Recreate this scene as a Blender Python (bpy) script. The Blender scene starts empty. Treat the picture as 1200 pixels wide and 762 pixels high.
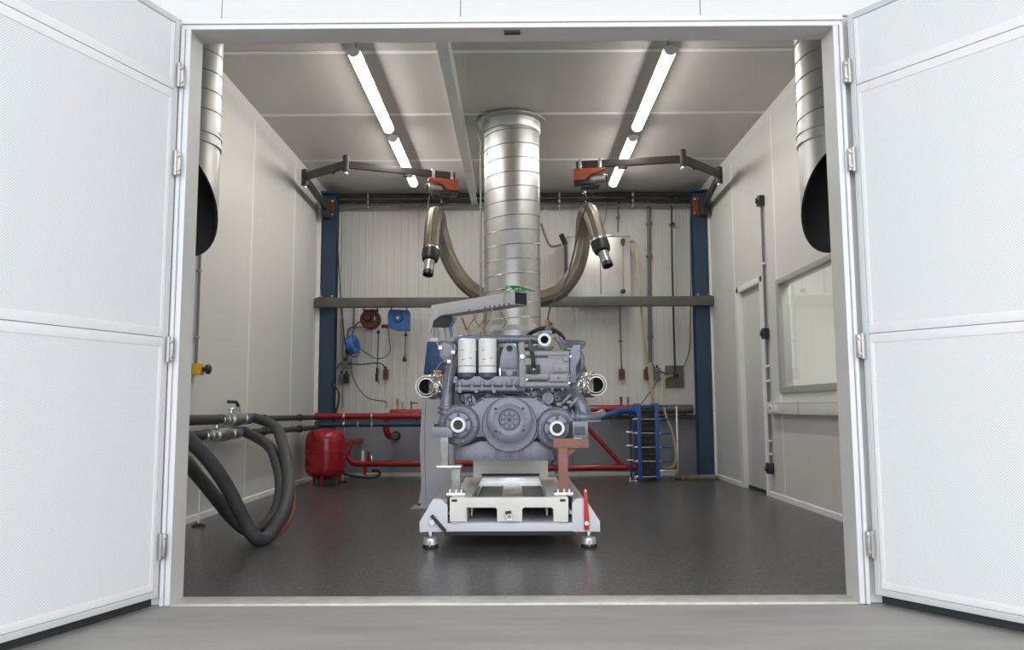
import bpy, bmesh, math, random
from mathutils import Vector, Matrix, Quaternion
random.seed(7)
S = bpy.context.scene
COL = S.collection
PI = math.pi

# ------------------------------------------------------------------ camera
FPX, PITCH, YAW, ROLL, EYE = 945.52, 0.1025, 0.0046, -0.0045, 0.90
_F = Vector((-math.sin(YAW)*math.cos(PITCH), math.cos(YAW)*math.cos(PITCH), math.sin(PITCH)))
_R0 = Vector((math.cos(YAW), math.sin(YAW), 0)); _U0 = _R0.cross(_F)
_R = math.cos(ROLL)*_R0 + math.sin(ROLL)*_U0
_U = -math.sin(ROLL)*_R0 + math.cos(ROLL)*_U0
cd = bpy.data.cameras.new('camera'); cam = bpy.data.objects.new('camera', cd); COL.objects.link(cam)
cd.sensor_width = 36; cd.lens = 36*FPX/1200; cd.clip_start = .05; cd.clip_end = 200
M3 = Matrix((_R, _U, -_F)).transposed()
cam.matrix_world = Matrix.Translation((0, 0, EYE)) @ M3.to_4x4()
S.camera = cam

# ------------------------------------------------------------------ light, exposure
S.view_settings.view_transform = 'Standard'; S.view_settings.look = 'None'
S.view_settings.gamma = 1; S.view_settings.use_curve_mapping = False
S.view_settings.exposure = 0.17
w = bpy.data.worlds.new('world'); S.world = w; w.use_nodes = True
bg = w.node_tree.nodes['Background']; bg.inputs[0].default_value = (.925, .96, 1, 1); bg.inputs[1].default_value = 2.3
TUBE_POWER = 31.0

# survey helpers: a measured image point at a known distance / on a known plane -> metres
CAM = Vector((0, 0, EYE))
def ray(x, y): return _F + _R*((x-600)/FPX) + _U*((381-y)/FPX)
def P(x, y, Y): d = ray(x, y); return CAM + d*(Y/d.y)
def G(x, y, z=0): d = ray(x, y); return CAM + d*((z-EYE)/d.z)
def WX(x, y, X): d = ray(x, y); return CAM + d*(X/d.x)

# ------------------------------------------------------------------ materials
def mat(name, col, rough=.5, metal=0, noise=0, scale=8, bump=0, bscale=60, coat=0, stretch=None, spec=None, alpha=None):
    m = bpy.data.materials.new(name); m.use_nodes = True
    nt = m.node_tree; b = nt.nodes['Principled BSDF']
    c = (*col, 1)
    b.inputs['Base Color'].default_value = c
    b.inputs['Roughness'].default_value = rough; b.inputs['Metallic'].default_value = metal
    if coat: b.inputs['Coat Weight'].default_value = coat; b.inputs['Coat Roughness'].default_value = .1
    if spec is not None: b.inputs['Specular IOR Level'].default_value = spec
    if noise or bump:
        tc = nt.nodes.new('ShaderNodeTexCoord'); mp = nt.nodes.new('ShaderNodeMapping')
        nt.links.new(tc.outputs['Object'], mp.inputs[0])
        if stretch: mp.inputs['Scale'].default_value = stretch
    if noise:
        n = nt.nodes.new('ShaderNodeTexNoise'); n.inputs['Scale'].default_value = scale; n.inputs['Detail'].default_value = 5
        nt.links.new(mp.outputs[0], n.inputs['Vector'])
        r = nt.nodes.new('ShaderNodeMapRange'); r.inputs[1].default_value = .3; r.inputs[2].default_value = .7
        r.inputs[3].default_value = 1-noise; r.inputs[4].default_value = 1+noise*.6
        nt.links.new(n.outputs[0], r.inputs[0])
        mx = nt.nodes.new('ShaderNodeVectorMath'); mx.operation = 'SCALE'
        mx.inputs[0].default_value = col; nt.links.new(r.outputs[0], mx.inputs['Scale'])
        nt.links.new(mx.outputs[0], b.inputs['Base Color'])
        r2 = nt.nodes.new('ShaderNodeMapRange'); r2.inputs[3].default_value = max(.03, rough-.08); r2.inputs[4].default_value = min(1, rough+.08)
        nt.links.new(n.outputs[0], r2.inputs[0]); nt.links.new(r2.outputs[0], b.inputs['Roughness'])
    if bump:
        n2 = nt.nodes.new('ShaderNodeTexNoise'); n2.inputs['Scale'].default_value = bscale; n2.inputs['Detail'].default_value = 3
        nt.links.new(mp.outputs[0], n2.inputs['Vector'])
        bp = nt.nodes.new('ShaderNodeBump'); bp.inputs['Strength'].default_value = bump; bp.inputs['Distance'].default_value = .01
        nt.links.new(n2.outputs[0], bp.inputs['Height']); nt.links.new(bp.outputs[0], b.inputs['Normal'])
    return m

def emit(name, col, s):
    m = bpy.data.materials.new(name); m.use_nodes = True; nt = m.node_tree; nt.nodes.clear()
    e = nt.nodes.new('ShaderNodeEmission'); e.inputs[0].default_value = (*col, 1); e.inputs[1].default_value = s
    o = nt.nodes.new('ShaderNodeOutputMaterial'); nt.links.new(e.outputs[0], o.inputs[0]); return m

def floor_mat():
    m = mat('speckled_floor', (.05, .05, .05), .3); nt = m.node_tree; b = nt.nodes['Principled BSDF']
    tc = nt.nodes.new('ShaderNodeTexCoord')
    v = nt.nodes.new('ShaderNodeTexVoronoi'); v.inputs['Scale'].default_value = 110
    nt.links.new(tc.outputs['Object'], v.inputs['Vector'])
    cr = nt.nodes.new('ShaderNodeValToRGB')
    cr.color_ramp.elements[0].color = (.040, .038, .037, 1); cr.color_ramp.elements[1].color = (.155, .147, .140, 1)
    cr.color_ramp.elements[0].position = .25; cr.color_ramp.elements[1].position = 1
    sp = nt.nodes.new('ShaderNodeSeparateColor'); nt.links.new(v.outputs['Color'], sp.inputs[0])
    nt.links.new(sp.outputs[0], cr.inputs[0])
    n = nt.nodes.new('ShaderNodeTexNoise'); n.inputs['Scale'].default_value = 2.2; n.inputs['Detail'].default_value = 6
    nt.links.new(tc.outputs['Object'], n.inputs['Vector'])
    mr = nt.nodes.new('ShaderNodeMapRange'); mr.inputs[3].default_value = .92; mr.inputs[4].default_value = 1.06
    nt.links.new(n.outputs[0], mr.inputs[0])
    mx = nt.nodes.new('ShaderNodeVectorMath'); mx.operation = 'SCALE'
    nt.links.new(cr.outputs[0], mx.inputs[0]); nt.links.new(mr.outputs[0], mx.inputs['Scale'])
    nt.links.new(mx.outputs[0], b.inputs['Base Color'])
    b.inputs['Roughness'].default_value = .28
    bp = nt.nodes.new('ShaderNodeBump'); bp.inputs['Strength'].default_value = .05; bp.inputs['Distance'].default_value = .003
    nt.links.new(sp.outputs[1], bp.inputs['Height']); nt.links.new(bp.outputs[0], b.inputs['Normal'])
    return m

def perforated_mat():
    m = mat('perforated_white', (.82, .83, .84), .45); nt = m.node_tree; b = nt.nodes['Principled BSDF']
    tc = nt.nodes.new('ShaderNodeTexCoord'); mp = nt.nodes.new('ShaderNodeMapping')
    mp.inputs['Rotation'].default_value = (0, PI/4, 0)
    nt.links.new(tc.outputs['Object'], mp.inputs[0])
    v = nt.nodes.new('ShaderNodeTexVoronoi'); v.voronoi_dimensions = '2D'; v.inputs['Scale'].default_value = 118; v.inputs['Randomness'].default_value = 0
    sx = nt.nodes.new('ShaderNodeSeparateXYZ'); cx = nt.nodes.new('ShaderNodeCombineXYZ')
    nt.links.new(mp.outputs[0], sx.inputs[0]); nt.links.new(sx.outputs[0], cx.inputs[0]); nt.links.new(sx.outputs[2], cx.inputs[1])
    nt.links.new(cx.outputs[0], v.inputs['Vector'])
    r = nt.nodes.new('ShaderNodeMapRange'); r.inputs[1].default_value = .26; r.inputs[2].default_value = .36
    nt.links.new(v.outputs['Distance'], r.inputs[0])
    mx = nt.nodes.new('ShaderNodeMix'); mx.data_type = 'RGBA'
    mx.inputs[6].default_value = (.59, .61, .63, 1); mx.inputs[7].default_value = (.81, .82, .835, 1)
    nt.links.new(r.outputs[0], mx.inputs[0]); nt.links.new(mx.outputs[2], b.inputs['Base Color'])
    return m

def concrete_mat():
    m = mat('brushed_concrete', (.315, .302, .286), .7, noise=.14, scale=3, bump=.15, bscale=90, stretch=(.5, 2.2, 1)); return m

M = {}
M['wall'] = mat('wall_panel_white', (.70, .685, .655), .42, noise=.03, scale=1.3, bump=.04, bscale=25, stretch=(1, 1, .15))
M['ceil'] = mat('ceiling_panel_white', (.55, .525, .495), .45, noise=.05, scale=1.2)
M['strip'] = mat('cover_strip_white', (.88, .875, .86), .4, noise=.02)
M['backwall'] = mat('back_panel_white', (.74, .725, .69), .45, noise=.05, scale=2, stretch=(1, 1, .2))
M['plinth'] = mat('plinth_grey', (.27, .275, .31), .55, noise=.08, scale=3)
M['lowgrey'] = mat('lower_panel_grey', (.50, .49, .48), .5, noise=.04, scale=2)
M['facade'] = mat('facade_white', (.72, .73, .735), .4, noise=.02)
M['frame'] = mat('frame_white', (.78, .78, .80), .35, noise=.03, scale=4)
M['jamb'] = mat('jamb_grey_white', (.62, .61, .59), .4, noise=.05, scale=4)
M['leaf_edge'] = mat('leaf_edge_grey', (.62, .645, .65), .35, noise=.03)
M['leaf_smooth'] = mat('leaf_plain_white', (.83, .835, .845), .35, noise=.02)
M['perf'] = perforated_mat()
M['floor'] = floor_mat()
M['concrete'] = concrete_mat()
M['threshold'] = mat('threshold_steel', (.60, .58, .53), .4, .3, noise=.15, scale=14)
M['rubber'] = mat('black_rubber', (.02, .02, .022), .6, noise=.2, scale=20)
M['hose_rub'] = mat('hose_rubber', (.055, .055, .058), .55, noise=.25, scale=9, bump=.1, bscale=40)
M['insul'] = mat('pipe_insulation', (.05, .048, .046), .6, noise=.2, scale=12)
M['black'] = mat('black_plastic', (.025, .025, .027), .4, noise=.15, scale=15)
M['bore'] = mat('bore_shade_black', (.008, .008, .008), .9, noise=.1, spec=.1)  # black in place of the shade deep inside the pipe mouths
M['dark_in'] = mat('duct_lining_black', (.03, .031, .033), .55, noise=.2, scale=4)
M['galv'] = mat('galvanised_sheet', (.60, .595, .58), .40, 1, noise=.07, scale=3)
M['galv_seam'] = mat('galvanised_seam', (.42, .415, .40), .4, 1, noise=.1, scale=8)
M['steel'] = mat('bare_steel', (.48, .47, .45), .38, .9, noise=.18, scale=10)
M['zinc'] = mat('zinc_bright', (.78, .78, .77), .25, 1, noise=.1, scale=14)
M['darksteel'] = mat('dark_steel', (.045, .042, .040), .5, .1, noise=.2, scale=6)
M['beam'] = mat('beam_grey', (.13, .122, .115), .5, .2, noise=.2, scale=5)
M['conduit'] = mat('conduit_grey', (.20, .195, .19), .5, 0, noise=.1, scale=8)
M['conduit_light'] = mat('conduit_light_grey', (.36, .35, .34), .45, 0, noise=.1, scale=8)
M['colblue'] = mat('column_blue', (.024, .060, .112), .45, noise=.12, scale=4)
M['blue'] = mat('machine_blue', (.025, .10, .36), .38, noise=.1, scale=6)
M['blue2'] = mat('reel_blue', (.05, .17, .50), .42, noise=.1, scale=6)
M['cabblue'] = mat('cabinet_blue', (.012, .07, .22), .4, noise=.1, scale=5)
M['red'] = mat('red_paint', (.33, .006, .015), .28, noise=.12, scale=5, coat=.3)
M['pipe_red'] = mat('pipe_red', (.30, .008, .016), .33, noise=.15, scale=6, coat=.2)
M['lever_red'] = mat('lever_red', (.70, .02, .03), .35, noise=.05)
M['reelred'] = mat('reel_dark_red', (.12, .022, .018), .5, noise=.2, scale=8)
M['rust'] = mat('red_oxide', (.33, .15, .12), .6, noise=.15, scale=9)
M['rustdark'] = mat('rust_plate', (.20, .065, .03), .7, noise=.3, scale=20)
M['orange'] = mat('hoist_orange', (.42, .085, .04), .5, noise=.2, scale=9)
M['brownbox'] = mat('brown_box', (.16, .07, .045), .5, noise=.15, scale=12)
M['hosefab'] = mat('exhaust_hose_metal', (.23, .205, .16), .45, .5, noise=.3, scale=7)
M['engine'] = mat('engine_paint', (.228, .238, .292), .28, .2, noise=.10, scale=9, bump=.06, bscale=70)
M['engine_dk'] = mat('engine_paint_shaded', (.10, .107, .142), .42, .1, noise=.2, scale=14, bump=.2, bscale=90)  # darkened engine paint: the shade of recesses is put into the colour
M['ecu'] = mat('ecu_grey', (.30, .305, .325), .45, .3, noise=.08, scale=12)
M['white'] = mat('white_paint', (.93, .93, .92), .3, noise=.02)
M['cream'] = mat('pallet_cream', (.91, .89, .83), .35, noise=.05, scale=7)
M['frame_grey'] = mat('docking_grey', (.77, .775, .82), .4, noise=.04, scale=6)
M['tower'] = mat('tower_grey', (.70, .70, .75), .42, noise=.04, scale=3)
M['foil'] = mat('crumpled_foil', (.84, .81, .76), .36, .9, noise=.15, scale=20, bump=.6, bscale=35)
M['alu'] = mat('cast_aluminium', (.72, .73, .74), .42, .7, noise=.08, scale=20)
M['post_grey'] = mat('post_grey_steel', (.34, .335, .325), .42, .5, noise=.2, scale=14)
M['brass'] = mat('brass', (.42, .28, .12), .35, 1, noise=.15, scale=20)
M['yellow'] = mat('yellow_plastic', (.75, .45, .02), .45, noise=.05)
M['yhose'] = mat('yellow_hose', (.50, .46, .24), .45, noise=.1, scale=10)
M['green'] = mat('green_wire', (.02, .36, .12), .5, noise=.1)
M['ywire'] = mat('pale_yellow_wire', (.6, .55, .25), .5, noise=.1)
M['bwire'] = mat('orange_brown_wire', (.42, .20, .06), .5, noise=.1)
M['blwire'] = mat('blue_wire', (.10, .22, .62), .5, noise=.1)
M['silverw'] = mat('silver_wire', (.6, .6, .6), .35, .8, noise=.1)
M['redhose'] = mat('red_brown_hose', (.20, .045, .04), .5, noise=.2, scale=9)
M['door'] = mat('door_white', (.66, .645, .625), .4, noise=.03, scale=2)
M['trunk'] = mat('trunking_white', (.78, .76, .72), .4, noise=.02)
M['winframe'] = mat('window_frame_grey', (.42, .40, .39), .45, noise=.04)
M['tube'] = emit('tube_diffuser', (1, .965, .91), TUBE_POWER)
g = mat('window_glass', (.9, .92, .9), .02); gb = g.node_tree.nodes['Principled BSDF']
gb.inputs['Transmission Weight'].default_value = 1; gb.inputs['IOR'].default_value = 1.45; M['glass'] = g
M['office'] = mat('office_wall', (.60, .59, .56), .6, noise=.05, scale=2)
M['plate_brown'] = mat('brown_board', (.17, .145, .125), .6, noise=.15, scale=6)
M['tank_steel'] = mat('tank_stainless', (.68, .66, .62), .35, .75, noise=.12, scale=4)
M['kerb'] = mat('stained_concrete', (.20, .17, .145), .7, noise=.3, scale=9)
M['skirt'] = mat('skirting_white', (.66, .66, .66), .45, noise=.04)
M['gauge'] = mat('gauge_face', (.7, .72, .72), .3, noise=.02)
M['gasket'] = mat('gasket_black', (.035, .035, .037), .6, noise=.25, scale=20)

# ------------------------------------------------------------------ mesh builder
class MB:
    def __init__(s): s.bm = bmesh.new()
    def _xf(s, verts, m):
        bmesh.ops.transform(s.bm, matrix=m, verts=verts)
    def box(s, x0, x1, y0, y1, z0, z1, bev=0, m=None):
        r = bmesh.ops.create_cube(s.bm, size=1); vs = r['verts']
        bmesh.ops.transform(s.bm, matrix=Matrix.Translation(((x0+x1)/2, (y0+y1)/2, (z0+z1)/2)) @ Matrix.Diagonal((abs(x1-x0), abs(y1-y0), abs(z1-z0), 1)), verts=vs)
        if bev:
            es = list({e for v in vs for e in v.link_edges})
            q = bmesh.ops.bevel(s.bm, geom=es, offset=bev, segments=2, affect='EDGES', profile=.6)
            vs = list({v for f in q['faces'] for v in f.verts} | {v for v in vs if v.is_valid})
        if m is not None: s._xf(vs, m)
        return s
    def bar(s, a, b, wx, wz, bev=0, up=(0, 0, 1)):
        a = Vector(a); b = Vector(b); d = b-a; L = d.length; d.normalize()
        u = Vector(up); r = d.cross(u)
        if r.length < 1e-4: r = d.cross(Vector((0, 1, 0)))
        r.normalize(); u = r.cross(d)
        m = Matrix((r, d, u)).transposed().to_4x4(); m.translation = (a+b)/2
        return s.box(-wx/2, wx/2, -L/2, L/2, -wz/2, wz/2, bev, m)
    def lathe(s, prof, o, d=(0, 0, 1), seg=24, ang=2*PI):
        o = Vector(o); d = Vector(d).normalized(); q = d.to_track_quat('Z', 'Y').to_matrix()
        full = abs(ang-2*PI) < 1e-6; n = seg if full else seg+1
        rings = []
        for (r, z) in prof:
            if r < 1e-6: rings.append([s.bm.verts.new(o+q @ Vector((0, 0, z)))])
            else: rings.append([s.bm.verts.new(o+q @ Vector((r*math.cos(ang*i/seg), r*math.sin(ang*i/seg), z))) for i in range(n)])
        for a, b in zip(rings, rings[1:]):
            if len(a) == 1 and len(b) == 1: continue
            for i in range(seg):
                j = (i+1) % n
                try:
                    if len(a) == 1: s.bm.faces.new((a[0], b[j], b[i]))
                    elif len(b) == 1: s.bm.faces.new((a[i], a[j], b[0]))
                    else: s.bm.faces.new((a[i], a[j], b[j], b[i]))
                except ValueError: pass
        return s
    def cyl(s, a, b, r, r2=None, seg=16, ch=0):
        a = Vector(a); b = Vector(b); L = (b-a).length; r2 = r if r2 is None else r2
        if ch: return s.lathe([(0, 0), (r-ch, 0), (r, ch), (r2, L-ch), (r2-ch, L), (0, L)], a, b-a, seg)
        return s.lathe([(0, 0), (r, 0), (r2, L), (0, L)], a, b-a, seg)
    def ring(s, a, d, ro, ri, L, seg=24):
        return s.lathe([(ri, 0), (ro, 0), (ro, L), (ri, L), (ri, 0)], a, d, seg)
    def tube(s, pts, r, seg=8, smooth=6, caps=True, radii=None, flute=0):
        pts = [Vector(p) for p in pts]
        if smooth > 1 and len(pts) > 2:
            out = []; rr = []
            for i in range(len(pts)-1):
                p0 = pts[max(i-1, 0)]; p1 = pts[i]; p2 = pts[i+1]; p3 = pts[min(i+2, len(pts)-1)]
                for k in range(smooth):
                    t = k/smooth
                    out.append(.5*((2*p1)+(-p0+p2)*t+(2*p0-5*p1+4*p2-p3)*t*t+(-p0+3*p1-3*p2+p3)*t**3))
            out.append(pts[-1]); pts = out
        n = len(pts); rings = []
        t = (pts[1]-pts[0]).normalized(); u = t.orthogonal().normalized()
        for i, p in enumerate(pts):
            t2 = (pts[min(i+1, n-1)]-pts[max(i-1, 0)]).normalized()
            qd = t.rotation_difference(t2); u = qd @ u; u = (u-u.dot(t2)*t2).normalized(); t = t2
            v = t.cross(u); R = r(i/(n-1)) if callable(r) else r
            if callable(radii): R *= radii(i)
            rings.append([s.bm.verts.new(p+(R+(flute if k % 4 < 2 else -flute))*(math.cos(2*PI*k/seg)*u+math.sin(2*PI*k/seg)*v)) for k in range(seg)])
        for a, b in zip(rings, rings[1:]):
            for k in range(seg): s.bm.faces.new((a[k], a[(k+1) % seg], b[(k+1) % seg], b[k]))
        if caps: s.bm.faces.new(rings[0][::-1]); s.bm.faces.new(rings[-1])
        return s
    def prism(s, poly, y0, y1, axis='y', bev=0):
        def mk(p, t):
            if axis == 'y': return (p[0], t, p[1])
            if axis == 'z': return (p[0], p[1], t)
            return (t, p[0], p[1])
        a = [s.bm.verts.new(mk(p, y0)) for p in poly]; b = [s.bm.verts.new(mk(p, y1)) for p in poly]; n = len(poly)
        fs = [s.bm.faces.new(a), s.bm.faces.new(b[::-1])]
        for i in range(n): fs.append(s.bm.faces.new((a[i], b[i], b[(i+1) % n], a[(i+1) % n])))
        bmesh.ops.recalc_face_normals(s.bm, faces=fs)
        if bev:
            es = list(set(fs[0].edges) | set(fs[1].edges))
            bmesh.ops.bevel(s.bm, geom=es, offset=bev, segments=2, affect='EDGES', profile=.6)
        return s
    def ball(s, c, r, sc=(1, 1, 1), seg=12):
        q = bmesh.ops.create_uvsphere(s.bm, u_segments=seg, v_segments=max(6, seg//2), radius=r)
        bmesh.ops.transform(s.bm, matrix=Matrix.Translation(c) @ Matrix.Diagonal((*sc, 1)), verts=q['verts']); return s

def root_of(o):
    while o.parent: o = o.parent
    return o
def obj(name, mb, m, parent=None, local=False, origin=None, smooth=True, **props):
    """link the builder as ONE mesh object; world-coordinate geometry becomes local to its thing"""
    bm = mb.bm
    off = Vector((0, 0, 0))
    if parent is not None and not local: off = root_of(parent).location.copy()
    elif parent is None and not local:
        if origin is not None: off = Vector(origin)
        elif bm.verts:
            xs = [v.co.x for v in bm.verts]; ys = [v.co.y for v in bm.verts]; zs = [v.co.z for v in bm.verts]
            off = Vector(((min(xs)+max(xs))/2, (min(ys)+max(ys))/2, min(zs)))
    if off.length: bmesh.ops.translate(bm, vec=-off, verts=bm.verts)
    bmesh.ops.recalc_face_normals(bm, faces=bm.faces)
    me = bpy.data.meshes.new(name); bm.to_mesh(me); bm.free()
    if smooth: me.polygons.foreach_set('use_smooth', [True]*len(me.polygons)); me.set_sharp_from_angle(angle=math.radians(38))
    me.materials.append(M[m] if isinstance(m, str) else m)
    o = bpy.data.objects.new(name, me); COL.objects.link(o)
    if parent is not None: o.parent = parent
    elif not local: o.location = off
    for k, v in props.items(): o[k] = v
    return o
def tag(o, label, cat, group=None):
    o['label'] = label; o['category'] = cat
    if group: o['group'] = group
    return o
def thing(name, label, cat, loc=(0, 0, 0), group=None, rz=0):
    o = bpy.data.objects.new(name, None); COL.objects.link(o); o.location = loc; o.rotation_euler = (0, 0, rz)
    o.empty_display_size = .1
    return tag(o, label, cat, group)
def struct(name, mb, m, parent=None, **k):
    o = obj(name, mb, m, parent, **k)
    if parent is None: o['kind'] = 'structure'
    return o
def sroot(name, loc=(0, 0, 0), rz=0):
    o = bpy.data.objects.new(name, None); COL.objects.link(o); o.location = loc; o.rotation_euler = (0, 0, rz); o['kind'] = 'structure'
    return o

# ------------------------------------------------------------------ the setting
XL, XR, ZT, YF = -1.602, 1.574, 2.772, 3.836          # big opening
WL, WR, ZC, YB = -2.61, 2.565, 3.84, 10.90           # test cell
YI = 3.97                                            # inner face of the front wall
struct('floor', MB().box(WL-.1, WR+.1, YI-.01, YB+.1, -.12, 0), 'floor')
struct('floor', MB().box(-14, 14, -18, YF, -.12, -.004), 'concrete')
# front wall round the opening
fw = sroot('wall_front', (0, YF, 0))
obj('wall_body', MB().box(-6, XL-.04, YF+.005, YI, 0, 4.6).box(XR+.04, 6, YF+.005, YI, 0, 4.6).box(XL-.04, XR+.04, YF+.005, YI, ZT+.05, 4.6), 'facade', fw)
sx = [P(261, 12, YF).x, P(540, 12, YF).x]; pw = sx[1]-sx[0]
edges = [sx[0]+pw*k for k in range(-4, 7)]
for a, b in zip(edges, edges[1:]):
    if b < XL-.04 or a > XR+.04: continue
    obj('panel', MB().box(a+.002, b-.002, YF-.012, YF+.004, ZT+.056, 4.6, .002), 'facade', fw)
# unseen roof overhang, added to shade the tops of the big doors
struct('shade_overhang', MB().box(-6, 6, YF-2.9, YF+.1, 4.605, 4.85), 'facade')
# frame of the opening
fr = sroot('trim_1', (0, YF, 0))
for s, x in ((-1, XL), (1, XR)):
    obj('jamb', MB().box(x, x+s*.045, YF-.012, YI+.005, 0, ZT), 'jamb', fr)
    obj('casing', MB().box(x-s*.002, x+s*.022, YF-.02, YF-.011, 0, ZT+.02, .002).box(x+s*.026, x+s*.042, YF-.03, YF-.011, 0, ZT, .002), 'frame', fr)
obj('head', MB().box(XL-.045, XR+.045, YF-.012, YI+.005, ZT, ZT+.05), 'jamb', fr)
obj('casing', MB().box(XL-.045, XR+.045, YF-.022, YF-.011, ZT-.001, ZT+.022, .002).box(XL-.045, XR+.045, YF-.03, YF-.011, ZT+.025, ZT+.052, .002), 'frame', fr)
obj('lock_plate', MB().box(-.05, .03, YF+.01, YF+.04, ZT-.012, ZT+.001, .003), 'darksteel', fr)
struct('trim_2', MB().box(XL+.001, XR-.001, YF-.008, YI+.005, -.05, .006, .002), 'threshold')

JY = [YI, 4.95, 6.41, 7.84, 9.345, YB]               # panel joints along the room
def side_wall(name, x, s, holes):
    r = sroot(name, (x, YI, 0))
    b = MB()
    y = YI
    cuts = sorted(holes)
    for (ya, yb, za, zb) in cuts:
        b.box(x+s*.012, x+s*.12, y, ya, 0, ZC)
        if za > 0: b.box(x+s*.012, x+s*.12, ya, yb, 0, za)
        b.box(x+s*.012, x+s*.12, ya, yb, zb, ZC); y = yb
    b.box(x+s*.012, x+s*.12, y, YB+.1, 0, ZC)
    obj('wall_core', b, 'wall', r)
    for ya, yb in zip(JY, JY[1:]):
        segs = [(ya+.002, yb-.002, 0.0, ZC-.001)]
        for (ha, hb, hz0, hz1) in cuts:
            new = []
            for (a, c, z0, z1) in segs:
                if hb <= a or ha >= c: new.append((a, c, z0, z1)); continue
                if ha > a: new.append((a, ha, z0, z1))
                if hb < c: new.append((hb, c, z0, z1))
                if hz0 > z0: new.append((max(a, ha), min(c, hb), z0, hz0))
                if hz1 < z1: new.append((max(a, ha), min(c, hb), hz1, z1))
            segs = new
        p = MB()
        for (a, c, z0, z1) in segs: p.box(min(x, x+s*.012), max(x, x+s*.012), a, c, z0, z1)
        obj('panel', p, 'wall', r)
    for y in JY[1:-1]:
        segs = [(0, ZC-.05)]
        for (ha, hb, z0, z1) in cuts:
            if ha-.02 < y < hb+.02: segs = [(0, z0-.05), (z1+.05, ZC-.05)] if z0 > 0 else [(z1+.05, ZC-.05)]
        for (z0, z1) in segs: obj('cover_strip', MB().box(min(x, x-s*.004), max(x, x-s*.004), y-.022, y+.022, z0, z1, .0015), 'strip', r)
    return r
DOOR = (8.35, 9.17, 0, 2.20); WIN = (6.2, 7.80, 1.06, 2.10)
wl = side_wall('wall_left', WL, -1, [])
wr = side_wall('wall_right', WR, 1, [DOOR, WIN])
for s, x, nm in ((-1, WL, 'baseboard_left'), (1, WR, 'baseboard_right')):
    b = MB().prism([(x, .0), (x-s*.012, 0), (x-s*.012, .045), (x, .055)], YI, DOOR[0]-.06 if s > 0 else YB)
    if s > 0: b.prism([(x, .0), (x-s*.012, 0), (x-s*.012, .045), (x, .055)], DOOR[1]+.07, YB)
    struct(nm, b, 'strip')
struct('trim_3', MB().prism([(WL, ZC-.06), (WL+.06, ZC), (WL, ZC)], YI, YB), 'strip')
struct('trim_4', MB().prism([(WR, ZC-.06), (WR, ZC), (WR-.06, ZC)], YI, YB), 'strip')
# corner posts of white sheet
struct('trim_5', MB().box(WL, WL+.05, YB-.45, YB-.01, 0, ZC-.06), 'strip')
struct('trim_6', MB().box(WR-.03, WR, YB-.45, YB-.01, 0, ZC-.06), 'strip')
# ceiling
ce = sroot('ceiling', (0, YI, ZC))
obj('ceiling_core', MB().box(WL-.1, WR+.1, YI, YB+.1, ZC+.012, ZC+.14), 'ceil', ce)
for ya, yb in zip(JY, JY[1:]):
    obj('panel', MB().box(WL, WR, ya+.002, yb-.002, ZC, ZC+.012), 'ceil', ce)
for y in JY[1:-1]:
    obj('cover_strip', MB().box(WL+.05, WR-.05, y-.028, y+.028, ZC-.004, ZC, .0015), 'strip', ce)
# white joist under the ceiling
bx = -.555
struct('trim_7', MB().box(bx-.045, bx+.045, YI+.02, YB-.02, ZC-.16, ZC-.15).box(bx-.045, bx+.045, YI+.02, YB-.02, ZC-.012, ZC-.005)
       .box(bx-.006, bx+.006, YI+.02, YB-.02, ZC-.15, ZC-.012), 'strip')

# back wall: ribbed panels above a grey plinth
bwall = sroot('wall_back', (0, YB, 0))
obj('wall_core', MB().box(WL, WR, YB+.03, YB+.12, 0, ZC), 'backwall', bwall)
PW = 1.06; x0 = P(400, 300, YB).x-PW
while x0 < WR:
    a = max(x0, WL); b_ = min(x0+PW, WR)
    if b_-a > .05:
        poly = [(a+.003, YB+.03)]
        x = a+.003
        poly.append((x, YB+.004)); x = x0+.05
        while x < b_-.03:
            if x > a+.03: poly += [(x-.006, YB+.004), (x-.002, YB+.000), (x+.010, YB+.000), (x+.014, YB+.004)]
            x += .0965
        poly += [(b_-.003, YB+.004), (b_-.003, YB+.03)]
        obj('panel', MB().prism(poly, .72, ZC-.001, 'z'), 'backwall', bwall, smooth=False)
    x0 += PW
obj('ledge', MB().box(WL+.05, WR-.03, YB-.06, YB-.006, .74, .80, .004), 'kerb', bwall)
for a, b_ in ((WL, -.9), (-.9, .75), (.75, WR)):
    obj('plinth_panel', MB().box(a+.003, b_-.003, YB-.05, YB+.03, .0, .738, .003), 'plinth', bwall)
struct('baseboard_back', MB().box(WL+.05, WR-.45, YB-.075, YB-.051, 0, .05, .002), 'skirt')

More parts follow.
